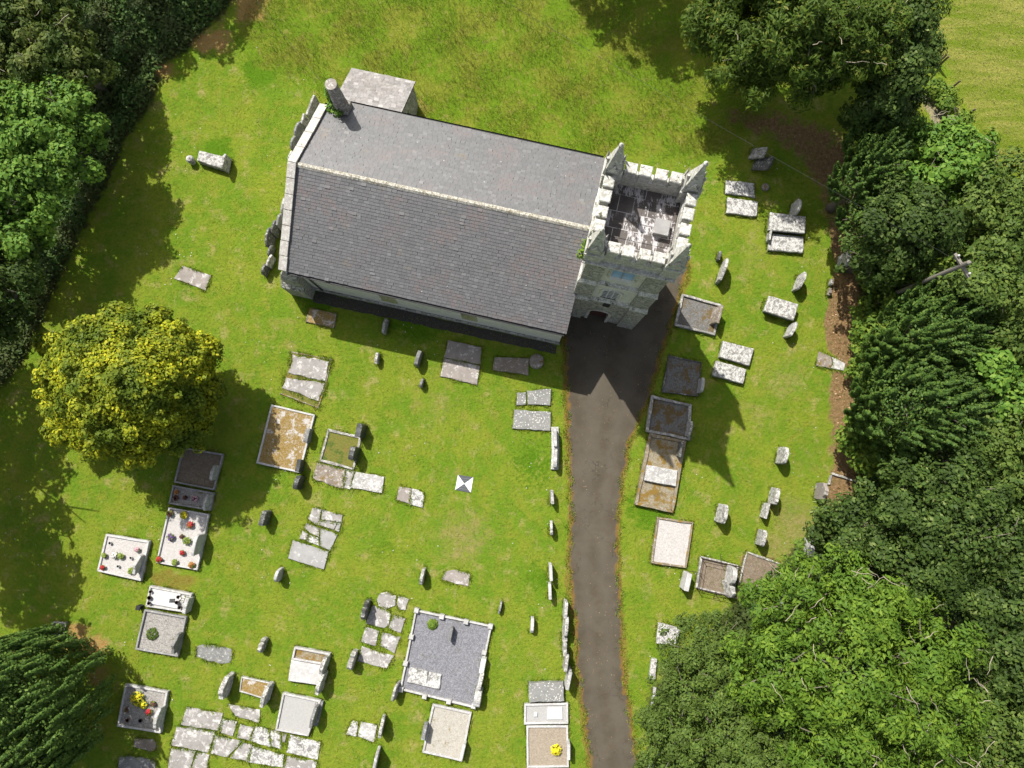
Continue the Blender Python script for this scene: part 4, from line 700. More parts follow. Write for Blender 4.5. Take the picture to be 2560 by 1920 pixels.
plot(tq(3,0,(455,393),(572,405),(555,515),(443,507)), .18, .06, 'old_kerb', 'earth_fill', .08, 'tiny square kerb with a small plate by the orange bare ground')
slab(tq(3,0,(520,420),(545,424),(530,500),(508,496)), .16, 'pale_kerb', 'small pale plate standing inside the tiny square kerb', 'ledger slabs lying in the grass', .003, base=.07)
plot([(40,1862),(126,1868),(118,1899),(60,1890)], .22, .1, 'pale_kerb', 'white_gravel', .14, 'white kerbed plot mostly hidden under the lower edge of the Irish yew')
def lantern():
    x, y = at(*T(3,0,1226,262)); o = empty('lantern', (x, y, 0), ANG); tag(o, 'small dark grave lantern on the grass at the left of the white slab grave', 'lantern'); m = MB(); m.box(-.1,.1,-.1,.1,-.02,.05,0,.01); [m.box(a-.015,a+.015,b-.015,b+.015,.05,.36) for a in (-.08,.08) for b in (-.08,.08)]; m.prism([(-.12,-.12),(.12,-.12),(.12,.12),(-.12,.12)], .36, .42, 0, .03); m.build('frame', M['black_metal'], o); m = MB(); m.box(-.07,.07,-.07,.07,.05,.355); m.build('pane', M['dark_glass'], o)
lantern()
P6 = 'flower pots on the long white gravel plot'
for x, y, r, pm, fm, lb in [(1480,1115,.17,'dark_pot','brown_blooms','rust and purple pot in the upper left corner of the long gravel plot'),(1600,1130,.2,'white_pot','yellow_flowers','bright yellow flowers at the top of the long gravel plot'),(1655,1215,.18,'terracotta','red_flowers','red and green pot near the top right of the long gravel plot'),(1485,1320,.19,'dark_pot','purple_flowers','purple flowers at the left middle of the long gravel plot'),(1578,1315,.1,'dark_pot','brown_blooms','small brown pot left of the central green arrangement'),(1625,1352,.2,'dark_pot','green_blooms','green and red arrangement in front of the broad white headstone'),(1585,1455,.13,'terracotta','red_flowers','small all red pot below the centre of the long gravel plot'),(1385,1510,.16,'terracotta','red_flowers','red pot in the lower left corner of the long gravel plot'),(1520,1540,.15,'white_pot','green_blooms','pale green pot at the bottom middle of the long gravel plot'),(1665,1560,.16,'terracotta','orange_flowers','orange pot in the lower right corner of the long gravel plot')]: pot(T(2,0,x,y), .14, r, pm, fm, lb, P6)
P7 = 'flower pots on the leftmost white gravel plot'
for x, y, r, pm, fm, lb in [(960,1372,.1,'white_pot',None,'empty white pot at the top left of the leftmost gravel plot'),(912,1478,.12,'terracotta','green_blooms','green tuft at the left of the leftmost gravel plot'),(1000,1478,.17,'white_pot','white_flowers','white and pink flowers in the middle of the leftmost gravel plot'),(1055,1485,.14,'dark_pot','green_blooms','dark green pot right of the white flowers'),(1195,1428,.13,'dark_pot','pink_flowers','pinkish pot at the top right of the leftmost gravel plot'),(1140,1500,.07,'white_pot',None,'tiny white pot beside the ogee white headstone'),(898,1582,.12,'white_pot','red_flowers','red flowers in a white pot at the lower left of the leftmost gravel plot'),(1030,1572,.06,'white_pot',None,'tiny white pot at the bottom of the leftmost gravel plot'),(1145,1612,.17,'dark_pot','green_blooms','leafy pot in the lower right corner of the leftmost gravel plot')]: pot(T(2,0,x,y), .2, r, pm, fm, lb, P7)
P5 = 'wilted flowers on the narrow grey plot'
for x, y, r, fm, lb in [(1530,985,.16,'brown_blooms','wilted brown flowers at the left end of the narrow grey plot'),(1610,980,.13,'brown_blooms','wilted brown flowers at the middle of the narrow grey plot'),(1690,990,.18,'pink_flowers','pink and brown flowers near the headstone of the narrow grey plot'),(1535,935,.12,'orange_flowers','dried straw coloured flowers at the upper left of the narrow plot')]: pot(T(2,0,x,y), .12, r, 'dark_pot', fm, lb, P5, 26, False)
P8 = 'brown pots on the white slab grave'
for x, y, r, lb in [(1310,132,.1,'uppermost brown pot at the left end of the white slab grave'),(1300,185,.14,'largest brown pot at the left end of the white slab grave'),(1296,232,.11,'lowest brown pot at the left end of the white slab grave'),(1548,178,.11,'brown pot at the top right of the white slab grave'),(1535,225,.12,'brown pot beside the white flowers of the white slab grave'),(1560,268,.11,'brown pot at the lower right of the white slab grave')]: pot(T(3,0,x,y), .3 if x < 1330 and y > 300 else .3, r, 'dark_pot', None, lb, P8)
pot(T(3,0,1590,195), .28, .16, 'white_pot', 'white_flowers', 'white flowers in front of the squat headstone of the white slab grave', P8)
slab(tq(3,0,(1462,198),(1510,198),(1504,230),(1458,230)), .34, 'granite_polished', 'small black plaque lying on the bright white slab', 'ledger slabs lying in the grass', .002, base=.3, name='plaque', cat='plaque')
P10 = 'flowers on the plot beside the Irish yew'
for x, y, r, pm, fm, lb, n in [(1200,1050,.36,'dark_pot','yellow_flowers','big clump of bright yellow flowers on the plot beside the Irish yew',120),(1250,1105,.2,'dark_pot','yellow_flowers','small yellow flower clump below right of the big yellow clump',46),(1330,1095,.14,'dark_pot','brown_blooms','brown flowers right of the yellow clumps',30),(1295,1170,.16,'dark_pot','red_flowers','reddish plant left of the round pale headstone',30),(1110,1150,.14,'white_pot','brown_blooms','white and brown pot at the left of the yew plot',24),(1110,1240,.12,'terracotta',None,'empty reddish pot at the lower left of the yew plot',0),(1222,1242,.12,'dark_pot',None,'empty black pot at the bottom of the yew plot',0)]: pot(T(3,0,x,y), .16, r, pm, fm, lb, P10, n)
def tuft(px, z, r, lb, mat='shrub_leaf', n=150, h=.3, size=.07):
    x, y = at(*px, z); o = empty('plant', (x, y, z)); tag(o, lb, 'plant'); rr = random.Random(zlib.crc32(lb.encode())); b = MB(); blooms(b, r, .05, n, 0, rr, size); b.v = [(x_, y_, z_*h/.3+rr.uniform(-.01, .01)) for x_, y_, z_ in b.v]; b.build('foliage', M[mat], o)
tuft(T(3,1,1525,415), .1, .26, 'yellow green plant growing in the upper part of the large gravel plot')
tuft(T(3,0,1318,500), .12, .3, 'weed clump on the speckled gravel below the white slab grave', 'fine_leaf', 70)
pot(T(3,2,378,1490), .12, .28, 'dark_pot', 'yellow_flowers', 'round yellow chrysanthemum on the sandy plot by the path', 'flowers by the path', 130, False)
# stones along the west side of the path
slab(tq(2,2,(45,72),(122,76),(126,180),(35,186)), .12, 'spotted_slab', 'small left piece of the broken slab by the path', rj=.02)
slab(tq(2,2,(130,62),(336,40),(331,186),(134,176)), .14, 'spotted_slab', 'large right piece of the broken slab by the path', rj=.02)
slab(tq(2,2,(20,222),(338,241),(331,406),(8,386)), .14, 'spotted_slab', 'whole grey slab with white spots by the path, below the broken slab')
for x, y, w, h, th, st, mt, lb, pl_ in [(372,468,.95,.85,.16,'flat','bloom_stone','upper stone of the first pair along the left edge of the path',True),(372,640,.98,.85,.16,'segment','bloom_stone','lower stone of the first pair along the left edge of the path',True),(340,972,.68,.75,.15,'flat','lichen_stone','single narrow stone by the path, below the first pair',False),(340,1235,.72,.8,.15,'round','lichen_stone','single round stone by the path, halfway down',False)]: headstone(T(2,2,x,y), w, h, th, st, mt, lb, yaw=11, plinth=pl_)
for x, y, w, h, th, st, mt, lb in [(330,-50,.8,.85,.16,'flat','white_marble','upper bright white stone of the second pair by the path'),(328,115,.8,.85,.16,'segment','white_marble','lower bright white stone of the second pair by the path'),(172,410,.75,.6,.16,'round','white_marble','white round stone alone on the grass left of the old row by the path')]: headstone(T(3,2,x,y), w, h, th, st, mt, lb, yaw=13)
for x, y, w, h, st, mt, lb, ln in [(455,268,.85,1.0,'segment','lichen_stone','uppermost old stone of the close row beside the path',0),(452,408,1.0,1.05,'round','lichen_stone','second old stone of the close row beside the path',3),(446,520,.5,.6,'broken','bloom_stone','broken white stump in the middle of the close row beside the path',8),(448,590,.62,1.0,'flat','lichen_stone','narrow stone below the broken stump in the close row',0),(458,710,.85,1.1,'segment','old_kerb','tall dark edged stone second from the bottom of the close row',0),(478,850,.9,1.15,'flat','bloom_stone','lowest and tallest stone of the close row beside the path',0)]: headstone(T(3,2,x,y), w, h, .17, st, mt, lb, lean=ln, yaw=10 if y < 600 else 4, group='close row of old stones beside the path')
table(tq(3,2,(142,925),(445,920),(450,1085),(148,1092)), .35, 'spotted_slab', 'raised tomb with grey middle and white border above a white kerbed plot', .35)
plot(tq(3,2,(105,1108),(485,1098),(488,1278),(105,1285)), .24, .1, 'white_marble', 'concrete_fill', .17, 'white kerbed concrete plot with a white plaque by the path')
def plaque():
    P = zp(tq(3,2,(310,1136),(435,1136),(437,1240),(306,1240)), .24); c = np.mean(P, 0); Q = [tuple(np.array(p)-c) for p in P][::-1]; o = empty('plaque', (*c, .17)); tag(o, 'large white inscribed plaque on the concrete plot by the path', 'plaque'); m = MB(); m.prism(Q, 0, .07, 0, .01); m.build('tablet', M['plaque'], o)
    m = MB(); xs = [p[0] for p in Q]; ys = [p[1] for p in Q]; w = max(xs)-min(xs); h = max(ys)-min(ys); rr = random.Random(3)
    for k in range(6): a = w*rr.uniform(.28, .38); m.box(-a, a, h*(.32-.13*k)-.008, h*(.32-.13*k)+.008, .069, .0715)
    m.build('inscription', M['ink'], o)
    slab(tq(3,2,(190,1180),(220,1182),(220,1218),(190,1217)), .24, 'white_slab', 'little white square stone left of the inscribed plaque', rj=.004, base=.16)
plaque()
plot(tq(3,2,(125,1295),(485,1293),(492,1655),(128,1660)), .18, .1, 'white_marble', 'sand_gravel', .1, 'white kerbed plot of sandy gravel at the bottom beside the path')
headstone(T(3,2,484,1475), .75, .7, .16, 'flat', 'white_marble', 'white headstone on the right kerb of the sandy plot', yaw=11, z=.08)
# ------------------------------------------------------------------ graves east of the path
slab([(1815,451),(1886,457),(1888,493),(1814,484)], .14, 'lichen_slab', 'white lichened slab, upper of the pair right of the tower top')
slab(tq(1,2,(1864,45),(2120,82),(2118,212),(1858,180)), .22, 'lichen_slab', 'white lichened slab, lower of the pair right of the tower top')
headstone(T(0,2,2065,1335), .62, .95, .12, 'flat', 'old_kerb', 'grey flat stone leaning back under the edge of the trees', lean=38, yaw=-12)
headstone(T(0,2,2095,1420), .8, 1.15, .12, 'segment', 'dark_stone', 'dark stone with white spots leaning back below a grey leaning stone', lean=38, yaw=-10)
def small_round():
    x, y = at(*T(0,2,2185,1622)); o = empty('small_stone', (x, y, 0)); tag(o, 'small reddish rounded stone beside the upper lichened slab', 'stone'); m = MB(); m.tube([(0,0,-.05),(0,0,.12),(0,0,.2),(0,0,.22)], [.22,.22,.14,.03], 9); m.build('stone', M['brown_slab'], o)
small_round()
table(tq(1,3,(22,175),(328,210),(320,358),(8,325)), .62, 'lichen_stone', 'tall white topped table tomb with a thin headstone behind it', .16)
table(tq(1,3,(12,358),(310,385),(305,525),(5,500)), .28, 'lichen_slab', 'lower spotted tomb joined below the tall white table tomb', .2)
headstone(T(1,3,196,175), .85, 1.25, .13, 'gothic', 'bloom_stone', 'thin pointed headstone behind the tall white table tomb')
headstone(T(1,3,-8,400), .5, .6, .12, 'flat', 'lichen_stone', 'small stone at the left side of the lower spotted tomb')
headstone(T(1,2,1778,568), .48, .5, .16, 'round', 'dark_stone', 'very small dark stone above the big leaning headstone right of the tower')
headstone(T(1,2,1795,705), 1.25, 1.25, .16, 'gothic', 'lichen_stone', 'big white edged headstone right of the tower, above the mossy kerbed plot', yaw=-8)
headstone(T(1,3,612,622), .8, 1.35, .2, 'round', 'lichen_stone', 'spotted headstone at the edge of the brown leaf litter, highest on the right')
headstone(T(1,3,238,795), .98, 1.2, .14, 'gothic', 'lichen_stone', 'broad pale headstone with a plant at its foot, above the isolated table tomb', yaw=-14)
table([(1923,739),(1996,760),(1985,801),(1910,777)], .65, 'lichen_stone', 'isolated spotted table tomb right of the mossy kerbed plot', .16)
headstone(T(1,3,165,1205), .8, .95, .16, 'round', 'bloom_stone', 'pale stone at the lower right corner of the isolated table tomb', yaw=-14)
headstone(T(1,3,530,790), .38, .42, .14, 'broken', 'old_kerb', 'upper of two little stones at the edge of the leaf litter')
headstone(T(1,3,518,868), .4, .38, .14, 'broken', 'brown_slab', 'lower of two little stones at the edge of the leaf litter')
slab(tq(1,3,(440,1375),(545,1420),(562,1480),(540,1525),(420,1498)), .1, 'brown_slab', 'left piece of the cracked orange slab by the leaf litter')
slab(tq(1,3,(550,1422),(665,1480),(660,1547),(545,1525),(568,1482)), .1, 'bloom_stone', 'right piece of the cracked orange slab by the leaf litter')
plot(tq(1,2,(1470,875),(1810,970),(1755,1240),(1405,1150)), .26, .12, 'old_kerb', 'dark_gravel', .14, 'mossy grey plot with orange and white kerbs just right of the tower foot')
headstone(T(1,2,1728,1075), .95, .95, .14, 'flat', 'brown_slab', 'tilted pale headstone at the right of the plot beside the tower foot', lean=12, z=.1)
for q, top, lb in [(((1825,1285),(2090,1355),(2055,1500),(1792,1425)),.32,'upper of two raised spotted slabs right of the tower shadow'),(((1768,1455),(2025,1530),(2000,1655),(1732,1585)),.32,'lower of two raised spotted slabs right of the tower shadow')]: table(tq(1,2,*q), top, 'lichen_stone', lb, .32)
plot([(1672,888),(1754,905),(1746,991),(1655,980)], .2, .06, 'dark_stone', 'dark_gravel', .14, 'dark gravel plot in the tower shadow, above the white kerbed dark plot')
headstone(T(2,2,1615,20), .75, .95, .16, 'round', 'bloom_stone', 'grey white round headstone at the right edge of the dark gravel plot', z=.1)
plot(tq(2,2,(1205,95),(1555,175),(1540,490),(1155,410)), .24, .15, 'old_kerb', 'dark_gravel', .1, 'thick pitted white kerb around dark mossy gravel in the tower shadow')
headstone(T(2,2,1512,390), .8, .9, .14, 'round', 'lichen_stone', 'round white edged headstone in the thick white kerbed dark plot', z=.1)
plot(tq(2,2,(1190,425),(1510,490),(1395,1115),(1060,1040)), .3, .16, 'moss_kerb', 'ochre_fill', .2, 'long plot with orange mossy kerb holding a white slab')
table(tq(2,2,(1165,700),(1432,745),(1415,885),(1145,835)), .42, 'bloom_stone', 'white slab lying across the middle of the long orange kerbed plot', .24)
headstone(T(2,2,1438,568), .78, .75, .14, 'flat', 'dark_stone', 'dark flat headstone in the shaded upper part of the long orange plot', z=.15)
plot(tq(2,2,(1255,1150),(1570,1195),(1510,1595),(1200,1548)), .24, .11, 'moss_kerb', 'white_gravel', .16, 'white gravel plot with brown mossy kerb right of the path')
headstone(T(2,2,1778,1110), .98, 1.25, .2, 'round', 'lichen_stone', 'broad whitish headstone with a grey worn patch right of the white gravel plot')
headstone(T(3,2,1482,28), .9, .9, .26, 'flat', 'white_marble', 'blocky white headstone left of the railed grave')
headstone((1906,1275), .78, .75, .16, 'flat', 'lichen_stone', 'small flat spotted headstone, middle of three in a line on the right')
headstone((1895,1342), .8, 1.2, .2, 'round', 'lichen_stone', 'spotted headstone with long shadow above the brown bare plot')
headstone(T(2,3,88,618), .88, 1.3, .2, 'round', 'lichen_stone', 'white headstone with an orange stained back on the right lawn')
headstone(T(2,3,22,965), .88, 1.2, .2, 'round', 'lichen_stone', 'dark faced headstone, highest of three in a line on the right')
headstone(T(2,3,420,925), .85, 1.35, .2, 'shoulder', 'pink_slab', 'brownish grey headstone close to the trees with broken kerbs behind it')
headstone(T(2,3,322,1395), .88, .95, .2, 'flat', 'white_marble', 'clean white headstone with a plant on its left, under the trees')
tuft(T(2,3,275,1385), 0, .32, 'flowering plant at the left of the clean white headstone under the trees', 'shrub_leaf', 90)
headstone((474*0+2053,1278), .35, .25, .2, 'broken', 'bloom_stone', 'little white stone below the brownish headstone near the trees')
def beam(pa, pb, w, h, mt, lb, name='kerb_stone'):
    a, b = np.array(at(*pa)), np.array(at(*pb)); d = b-a; L = np.linalg.norm(d); o = empty(name, (*((a+b)/2), 0), math.atan2(d[1], d[0])); tag(o, lb, 'kerb stone', 'loose kerb stones on the right'); m = MB(); m.prism(rough([(-L/2,-w/2),(L/2,-w/2),(L/2,w/2),(-L/2,w/2)], .3, .015), -.05, h, 0, .015); m.build('stone', M[mt], o)
beam(T(2,3,545,772), T(2,3,785,850), .12, .12, 'old_kerb', 'long loose kerb on the leaf litter near the brownish headstone')
beam(T(2,3,540,790), T(2,3,520,872), .12, .12, 'old_kerb', 'short loose kerb running down to the brownish headstone')
beam(T(2,3,608,1132), T(2,3,702,1172), .12, .1, 'old_kerb', 'short loose kerb lying against the dark tree below the leaf litter')
def railed():
    P = zp([(1752,1391),(1848,1413),(1836,1494),(1739,1471)], .2); c = np.mean(P, 0); Q = [tuple(np.array(p)-c) for p in P]; o = plot([(1752,1391),(1848,1413),(1836,1494),(1739,1471)], .2, .1, 'old_kerb', 'earth_fill', .06, 'grave with rusty iron railings around rough earth and two stones')
    m = MB(); q = inset(Q[::-1], .05)
    for i in range(4):
        a, b = np.array(q[i]), np.array(q[(i+1)%4]); m.tube([(*a,.15),(*a,.8)], .022, 6)
        for z in (.42, .74): m.tube([(*a,z),(*b,z)], .013, 5)
        mid = (a+b)/2; m.tube([(*mid,.15),(*mid,.82)], .016, 5); n_ = np.array([-(b-a)[1], (b-a)[0]]); n_ = n_/np.linalg.norm(n_); m.tube([(*mid,.5), (*(mid-n_*.35),.05)], .014, 5)
    m.build('railing', M['rusty_iron'], o)
railed()
headstone((1818,1432), .85, 1.2, .22, 'gothic', 'bloom_stone', 'whitish pointed headstone inside the iron railings')
headstone((1812,1470), .85, .9, .22, 'broken', 'lichen_stone', 'broken spotted stone inside the iron railings, below the pointed one', lean=14, yaw=20)
plot([(1866,1378),(1955,1409),(1935,1480),(1845,1462)], .1, .08, 'lichen_stone', 'earth_fill', .03, 'bare brown plot with white kerbs beside the railed grave', open_sides=(1,2))
headstone((1941,1490), .5, 1.0, .14, 'flat', 'grey_stone', 'grey post like stone at the edge of the bright tree below the bare plot')
table(tq(3,2,(1270,405),(1462,455),(1415,600),(1248,582)), .5, 'lichen_stone', 'white table tomb half covered by the feathery bush right of the path', .16)
beam(T(3,2,1222,705), T(3,2,1205,882), .3, .25, 'lichen_stone', 'broad loose stone at the left edge of the feathery bush')
beam(T(3,2,1232,958), T(3,2,1200,1180), .13, .14, 'bloom_stone', 'long thin kerb at the left edge of the feathery bush')
headstone(T(3,2,1190,1600), .5, .5, .25, 'round', 'bloom_stone', 'small white stone at the lower left edge of the feathery bush')

# ------------------------------------------------------------------ vegetation
def leaves(name, P, N, size, mat, parent, asp=.6):
    n = len(P); N = N/np.maximum(np.linalg.norm(N, axis=1, keepdims=True), 1e-6); r = RNG.normal(size=(n, 3)); Tn = np.cross(N, r); Tn /= np.maximum(np.linalg.norm(Tn, axis=1, keepdims=True), 1e-6); B = np.cross(N, Tn); s = np.asarray(size).reshape(-1, 1)*RNG.uniform(.5, 1.5, (n, 1)); w = s*asp
    v = np.stack([P-Tn*s, P-B*w+N*s*.12, P+Tn*s, P+B*w+N*s*.12], 1).reshape(-1, 3).astype(np.float32)
    me = bpy.data.meshes.new(name); me.vertices.add(4*n); me.vertices.foreach_set('co', v.ravel()); me.loops.add(4*n); me.loops.foreach_set('vertex_index', np.arange(4*n, dtype=np.int32)); me.polygons.add(n); me.polygons.foreach_set('loop_start', np.arange(0, 4*n, 4, dtype=np.int32)); me.update(calc_edges=True); me.materials.append(M[mat]); o = bpy.data.objects.new(name, me); COL.objects.link(o)
    if parent: o.parent = parent
    return o
def unit(n, zmin=-1.0):
    d = RNG.normal(size=(n*4+40, 3)); d /= np.linalg.norm(d, axis=1, keepdims=True); d = d[d[:, 2] > zmin][:n]; return d
def lobes_world(lobes):
    out = []
    for L in lobes:
        x, y, r, c = L[:4]; X, Y = at(*OV(x, y), c); R = r/40.4*(H-c)/H; out.append((np.array([X, Y, c]), R, L[4] if len(L) > 4 else min(1.0, (c-.4)/R)))
    return out
def in_other(p, lw, k, f=.8):
    m = np.zeros(len(p), bool)
    for j, (c, R, e) in enumerate(lw):
        if j != k: d = (p-c)/np.array([R, R, R*e]); m |= (d**2).sum(1) < f*f
    return m
def broad(lw, dens=1.0, leaf=.13, clump=.42, flat=.6, inner=300, ir=(.4, .74)):
    P, N = [], []
    for k, (c, R, e) in enumerate(lw):
        nc = int(dens*7.5*R*R*(.42/clump)**2)+8; d = unit(nc, -.45); cp = c+d*np.array([R, R, R*e])*RNG.uniform(.62, 1.07, (len(d), 1)); keep = ~in_other(cp, lw, k, .78) & (cp[:, 2] > .25); d, cp = d[keep], cp[keep]
        for q, dd in zip(cp, d):
            rc = clump*RNG.uniform(.45, 1.6); n = int(46*(rc/.42)**2*(.13/leaf)**2*1.15); o = RNG.normal(size=(n, 3)); o /= np.linalg.norm(o, axis=1, keepdims=True); o *= RNG.random((n, 1))**.4*rc; o[:, 2] *= flat; P.append(q+o); N.append(o/rc*.8+dd*.45+np.array([0, 0, .55])+RNG.normal(size=(n, 3))*.38)
        n = int(inner*R*R*dens*(.13/leaf)**1.5); d = unit(n, -.6); P.append(c+d*np.array([R, R, R*e])*RNG.uniform(*ir, (len(d), 1))); N.append(d+RNG.normal(size=(len(d), 3))*.4)
    return np.concatenate(P), np.concatenate(N)
def plumes(lw, dens=1.0, length=.8, rad=.13, up=1.0, out=.45, leaf=.07, per=70, zmin=-.35, inner=700):
    P, N = [], []
    for k, (c, R, e) in enumerate(lw):
        nt = int(dens*26*R*R)+10; d = unit(nt, zmin); tp = c+d*np.array([R, R, R*e])*RNG.uniform(.86, 1.04, (len(d), 1)); keep = ~in_other(tp, lw, k, .82) & (tp[:, 2] > .2); d, tp = d[keep], tp[keep]
        ax = d*out+np.array([0, 0, up]); ax /= np.linalg.norm(ax, axis=1, keepdims=True); ln = length*RNG.uniform(.6, 1.25, len(d)); n = per
        t = RNG.random((len(d), n))**.8; th = RNG.uniform(0, 2*pi, (len(d), n)); a = np.cross(ax, RNG.normal(size=ax.shape)); a /= np.linalg.norm(a, axis=1, keepdims=True); b = np.cross(ax, a); rr = rad*(1-t*.85)*RNG.uniform(.5, 1.1, t.shape)
        rad_v = a[:, None, :]*np.cos(th)[..., None]+b[:, None, :]*np.sin(th)[..., None]; p = tp[:, None, :]+ax[:, None, :]*(t*ln[:, None]-ln[:, None]*.55)[..., None]+rad_v*rr[..., None]; P.append(p.reshape(-1, 3)); N.append((rad_v+ax[:, None, :]*.5+d[:, None, :]*.25+RNG.normal(size=p.shape)*.25).reshape(-1, 3))
        m = int(inner*R*R*(.07/leaf)**1.5); dd = unit(m, -.5); P.append(c+dd*np.array([R, R, R*e])*RNG.uniform(.6, .9, (len(dd), 1))); N.append(dd+RNG.normal(size=(len(dd), 3))*.5)
    return np.concatenate(P), np.concatenate(N)
def trunk(parent, lw, mat='bark', rad=.22, tb=(0, 0), twigs=0, tmat=None, seed=1):
    rr = random.Random(seed); base = np.mean([l[0] for l in lw], 0); bx, by = base[0]+tb[0], base[1]+tb[1]; top = max(l[0][2] for l in lw); m = MB(); m.tube([(bx,by,-.1),(bx+.05,by,.4),(bx-.05,by+.05,top*.5),(bx,by,top*.95)], [rad*1.35,rad,rad*.75,rad*.35], 9)
    for c, R, e in lw:
        s = Vector((bx, by, max(.5, c[2]*.45))); t_ = Vector(c); m.tube([s, s.lerp(t_, .5)+Vector((rr.uniform(-.2,.2), rr.uniform(-.2,.2), .15)), t_], [rad*.5, rad*.33, rad*.15], 6)
        for _ in range(5):
            a = rr.uniform(0, 2*pi); z = rr.uniform(-.1, .9); q = math.sqrt(max(0, 1-z*z)); t2 = Vector((c[0]+R*.9*q*cos(a), c[1]+R*.9*q*sin(a), c[2]+R*e*.9*z)); m.tube([t_, t_.lerp(t2, .5)+Vector((0,0,.1)), t2], [rad*.16, rad*.09, rad*.04], 5)
    m.build('trunk', M[mat], parent, True)
    for _ in range(twigs):
        m = MB(); c, R, e = rr.choice(lw); a = rr.uniform(0, 2*pi); z = rr.uniform(.35, .98); q = math.sqrt(1-z*z); p = Vector((c[0]+R*q*cos(a), c[1]+R*q*sin(a), c[2]+R*e*z*1.0)); d = Vector((rr.uniform(-1,1), rr.uniform(-1,1), rr.uniform(-.15,.35))).normalized()*rr.uniform(.25, .6); k = d.cross(Vector((0,0,1))).normalized()*.18
        m.tube([p-d, p-d*.3+k*.3, p+d*.2, p+d*.7+k*.4], [.017,.014,.010,.005], 4)
        m.build('twig', M[tmat or 'pale_twig'], parent)
TG = 'trees and bushes around the churchyard'
def tree(name, label, lobes, kind, mat, cat='tree', group=TG, trunk_r=.22, twigs=0, tb=(0, 0), **kw):
    lw = lobes_world(lobes); b = np.mean([l[0] for l in lw], 0); o = empty(name, (b[0], b[1], 0)); tag(o, label, cat, group); off = np.array([b[0], b[1], 0])
    lw = [(c-off, R, e) for c, R, e in lw]; size = kw.pop('leaf', .13 if kind == 'broad' else .07); asp = kw.pop('asp', .6)
    P, N = (broad if kind == 'broad' else plumes)(lw, leaf=size, **kw); k = P[:, 2] > .05; P, N = P[k], N[k]; leaves('crown', P, N, np.full(len(P), size), mat, o, asp); trunk(o, lw, rad=trunk_r, tb=tb, twigs=twigs, seed=zlib.crc32(label.encode())); return o
tree('golden_cypress', 'golden yellow rounded conifer standing alone on the left lawn', [(287,836,166,4.0,.95),(215,805,112,3.6),(360,795,104,4.2),(272,748,84,4.6),(365,880,102,3.2),(240,898,90,3.0),(135,815,38,2.6),(300,830,108,5.5,.9),(150,885,48,2.4),(112,750,30,2.8),(108,802,24,2.6),(175,720,34,3.4),(255,682,30,4),(340,698,34,4.2),(435,750,34,3.8),(130,930,30,2.2),(465,840,24,3.2)], 'broad', 'gold_leaf', leaf=.08, dens=1.5, clump=.25, flat=.75, inner=1500, ir=(.66, .95))
tree('hedge', 'low green hedge strip between the track and the hay field fence', [(2028,185,20,.5),(2048,222,22,.55),(2072,262,24,.6),(2096,305,25,.65),(2122,348,26,.7)], 'broad', 'shrub_leaf', cat='hedge', leaf=.09, clump=.3, trunk_r=.05)
tree('irish_yew', 'dark green Irish yew with upright ridged foliage at the bottom left corner', [(55,1530,150,3.0,1.15),(85,1505,98,2.6),(20,1590,130,3.4),(108,1560,66,2.0),(-40,1560,130,3.4,1.1),(60,1450,80,2.6)], 'plumes', 'irish_yew_leaf', leaf=.065, dens=.75, length=1.9, rad=.27, up=1.0, out=.14, per=240)
def boughs(name, label, segs):
    o = empty(name, (segs[0][0][0], segs[0][0][1], 0)); tag(o, label, 'tree', TG); b = np.array([segs[0][0][0], segs[0][0][1], 0]); m = MB(); m.tube([(0,0,-.1),(0,0,3),(0,0,6.2)], [.2,.16,.1], 8); m.build('trunk', M['bark'], o)
    for pts in segs: m = MB(); m.tube([np.array(p)-b for p in pts], [.07*(1-k/len(pts))+.012 for k in range(len(pts))], 5); m.build('branch', M['bark'], o)
def shadow_pt(x, y, z): g = at(*OV(x, y)); return (g[0]-z*.402, g[1]+z*.67, z)
boughs('bare_tree', 'bare limbed tree beyond the left edge casting thin branch shadows', [[shadow_pt(x, y, z) for x, y, z in L] for L in ([(-60,1110,6.0),(40,1070,6.2),(75,1048,6.4),(110,1075,6.4),(150,1100,6.3),(185,1130,6.2)],[(-60,1112,5.6),(20,1092,5.8),(100,1088,6),(170,1098,6),(215,1105,6)],[(-60,1115,5.2),(0,1110,5.4),(55,1140,5.6),(90,1148,5.6),(150,1160,5.7)],[(75,1048,6.4),(100,1055,6.6),(140,1040,6.8)],[(100,1088,6),(130,1120,6.1),(160,1180,6.0)],[(55,1140,5.6),(50,1110,5.8),(70,1080,6)])])
# west side trees
tree('olive_willow', 'olive green tree with loose pale sprays at the top left corner', [(60,50,85,4.2),(145,85,65,4.5),(175,150,45,4.0),(40,130,70,4.0),(95,145,62,4.7),(110,10,80,4.6),(205,140,28,3.6)], 'broad', 'olive_leaf', leaf=.1, clump=.36, twigs=14)
tree('sycamore', 'bright leafy tree below the olive tree at the upper left edge', [(60,235,80,4.6),(150,235,58,4.8),(168,295,54,4.4),(105,320,76,4.6),(30,300,76,4.6),(195,280,30,3.6),(110,260,75,4.9),(150,350,52,4.4)], 'broad', 'bright_leaf', leaf=.11, clump=.46, tb=(-2, 1))
tree('sycamore', 'leafy green tree at the left edge level with the lone flat slab', [(35,430,82,4.4),(95,395,58,4.2),(30,510,66,4.4),(-40,460,90,4.6),(85,450,50,3.8)], 'broad', 'bright_leaf', leaf=.11, clump=.46, tb=(-2.5, .5))
tree('dark_tree', 'dark tree cut by the left edge, level with the church wall', [(0,600,66,4.4),(-70,640,100,5.4),(8,685,50,4.0),(40,560,50,3.8)], 'broad', 'dark_leaf', leaf=.1, clump=.48, tb=(-2, .5))
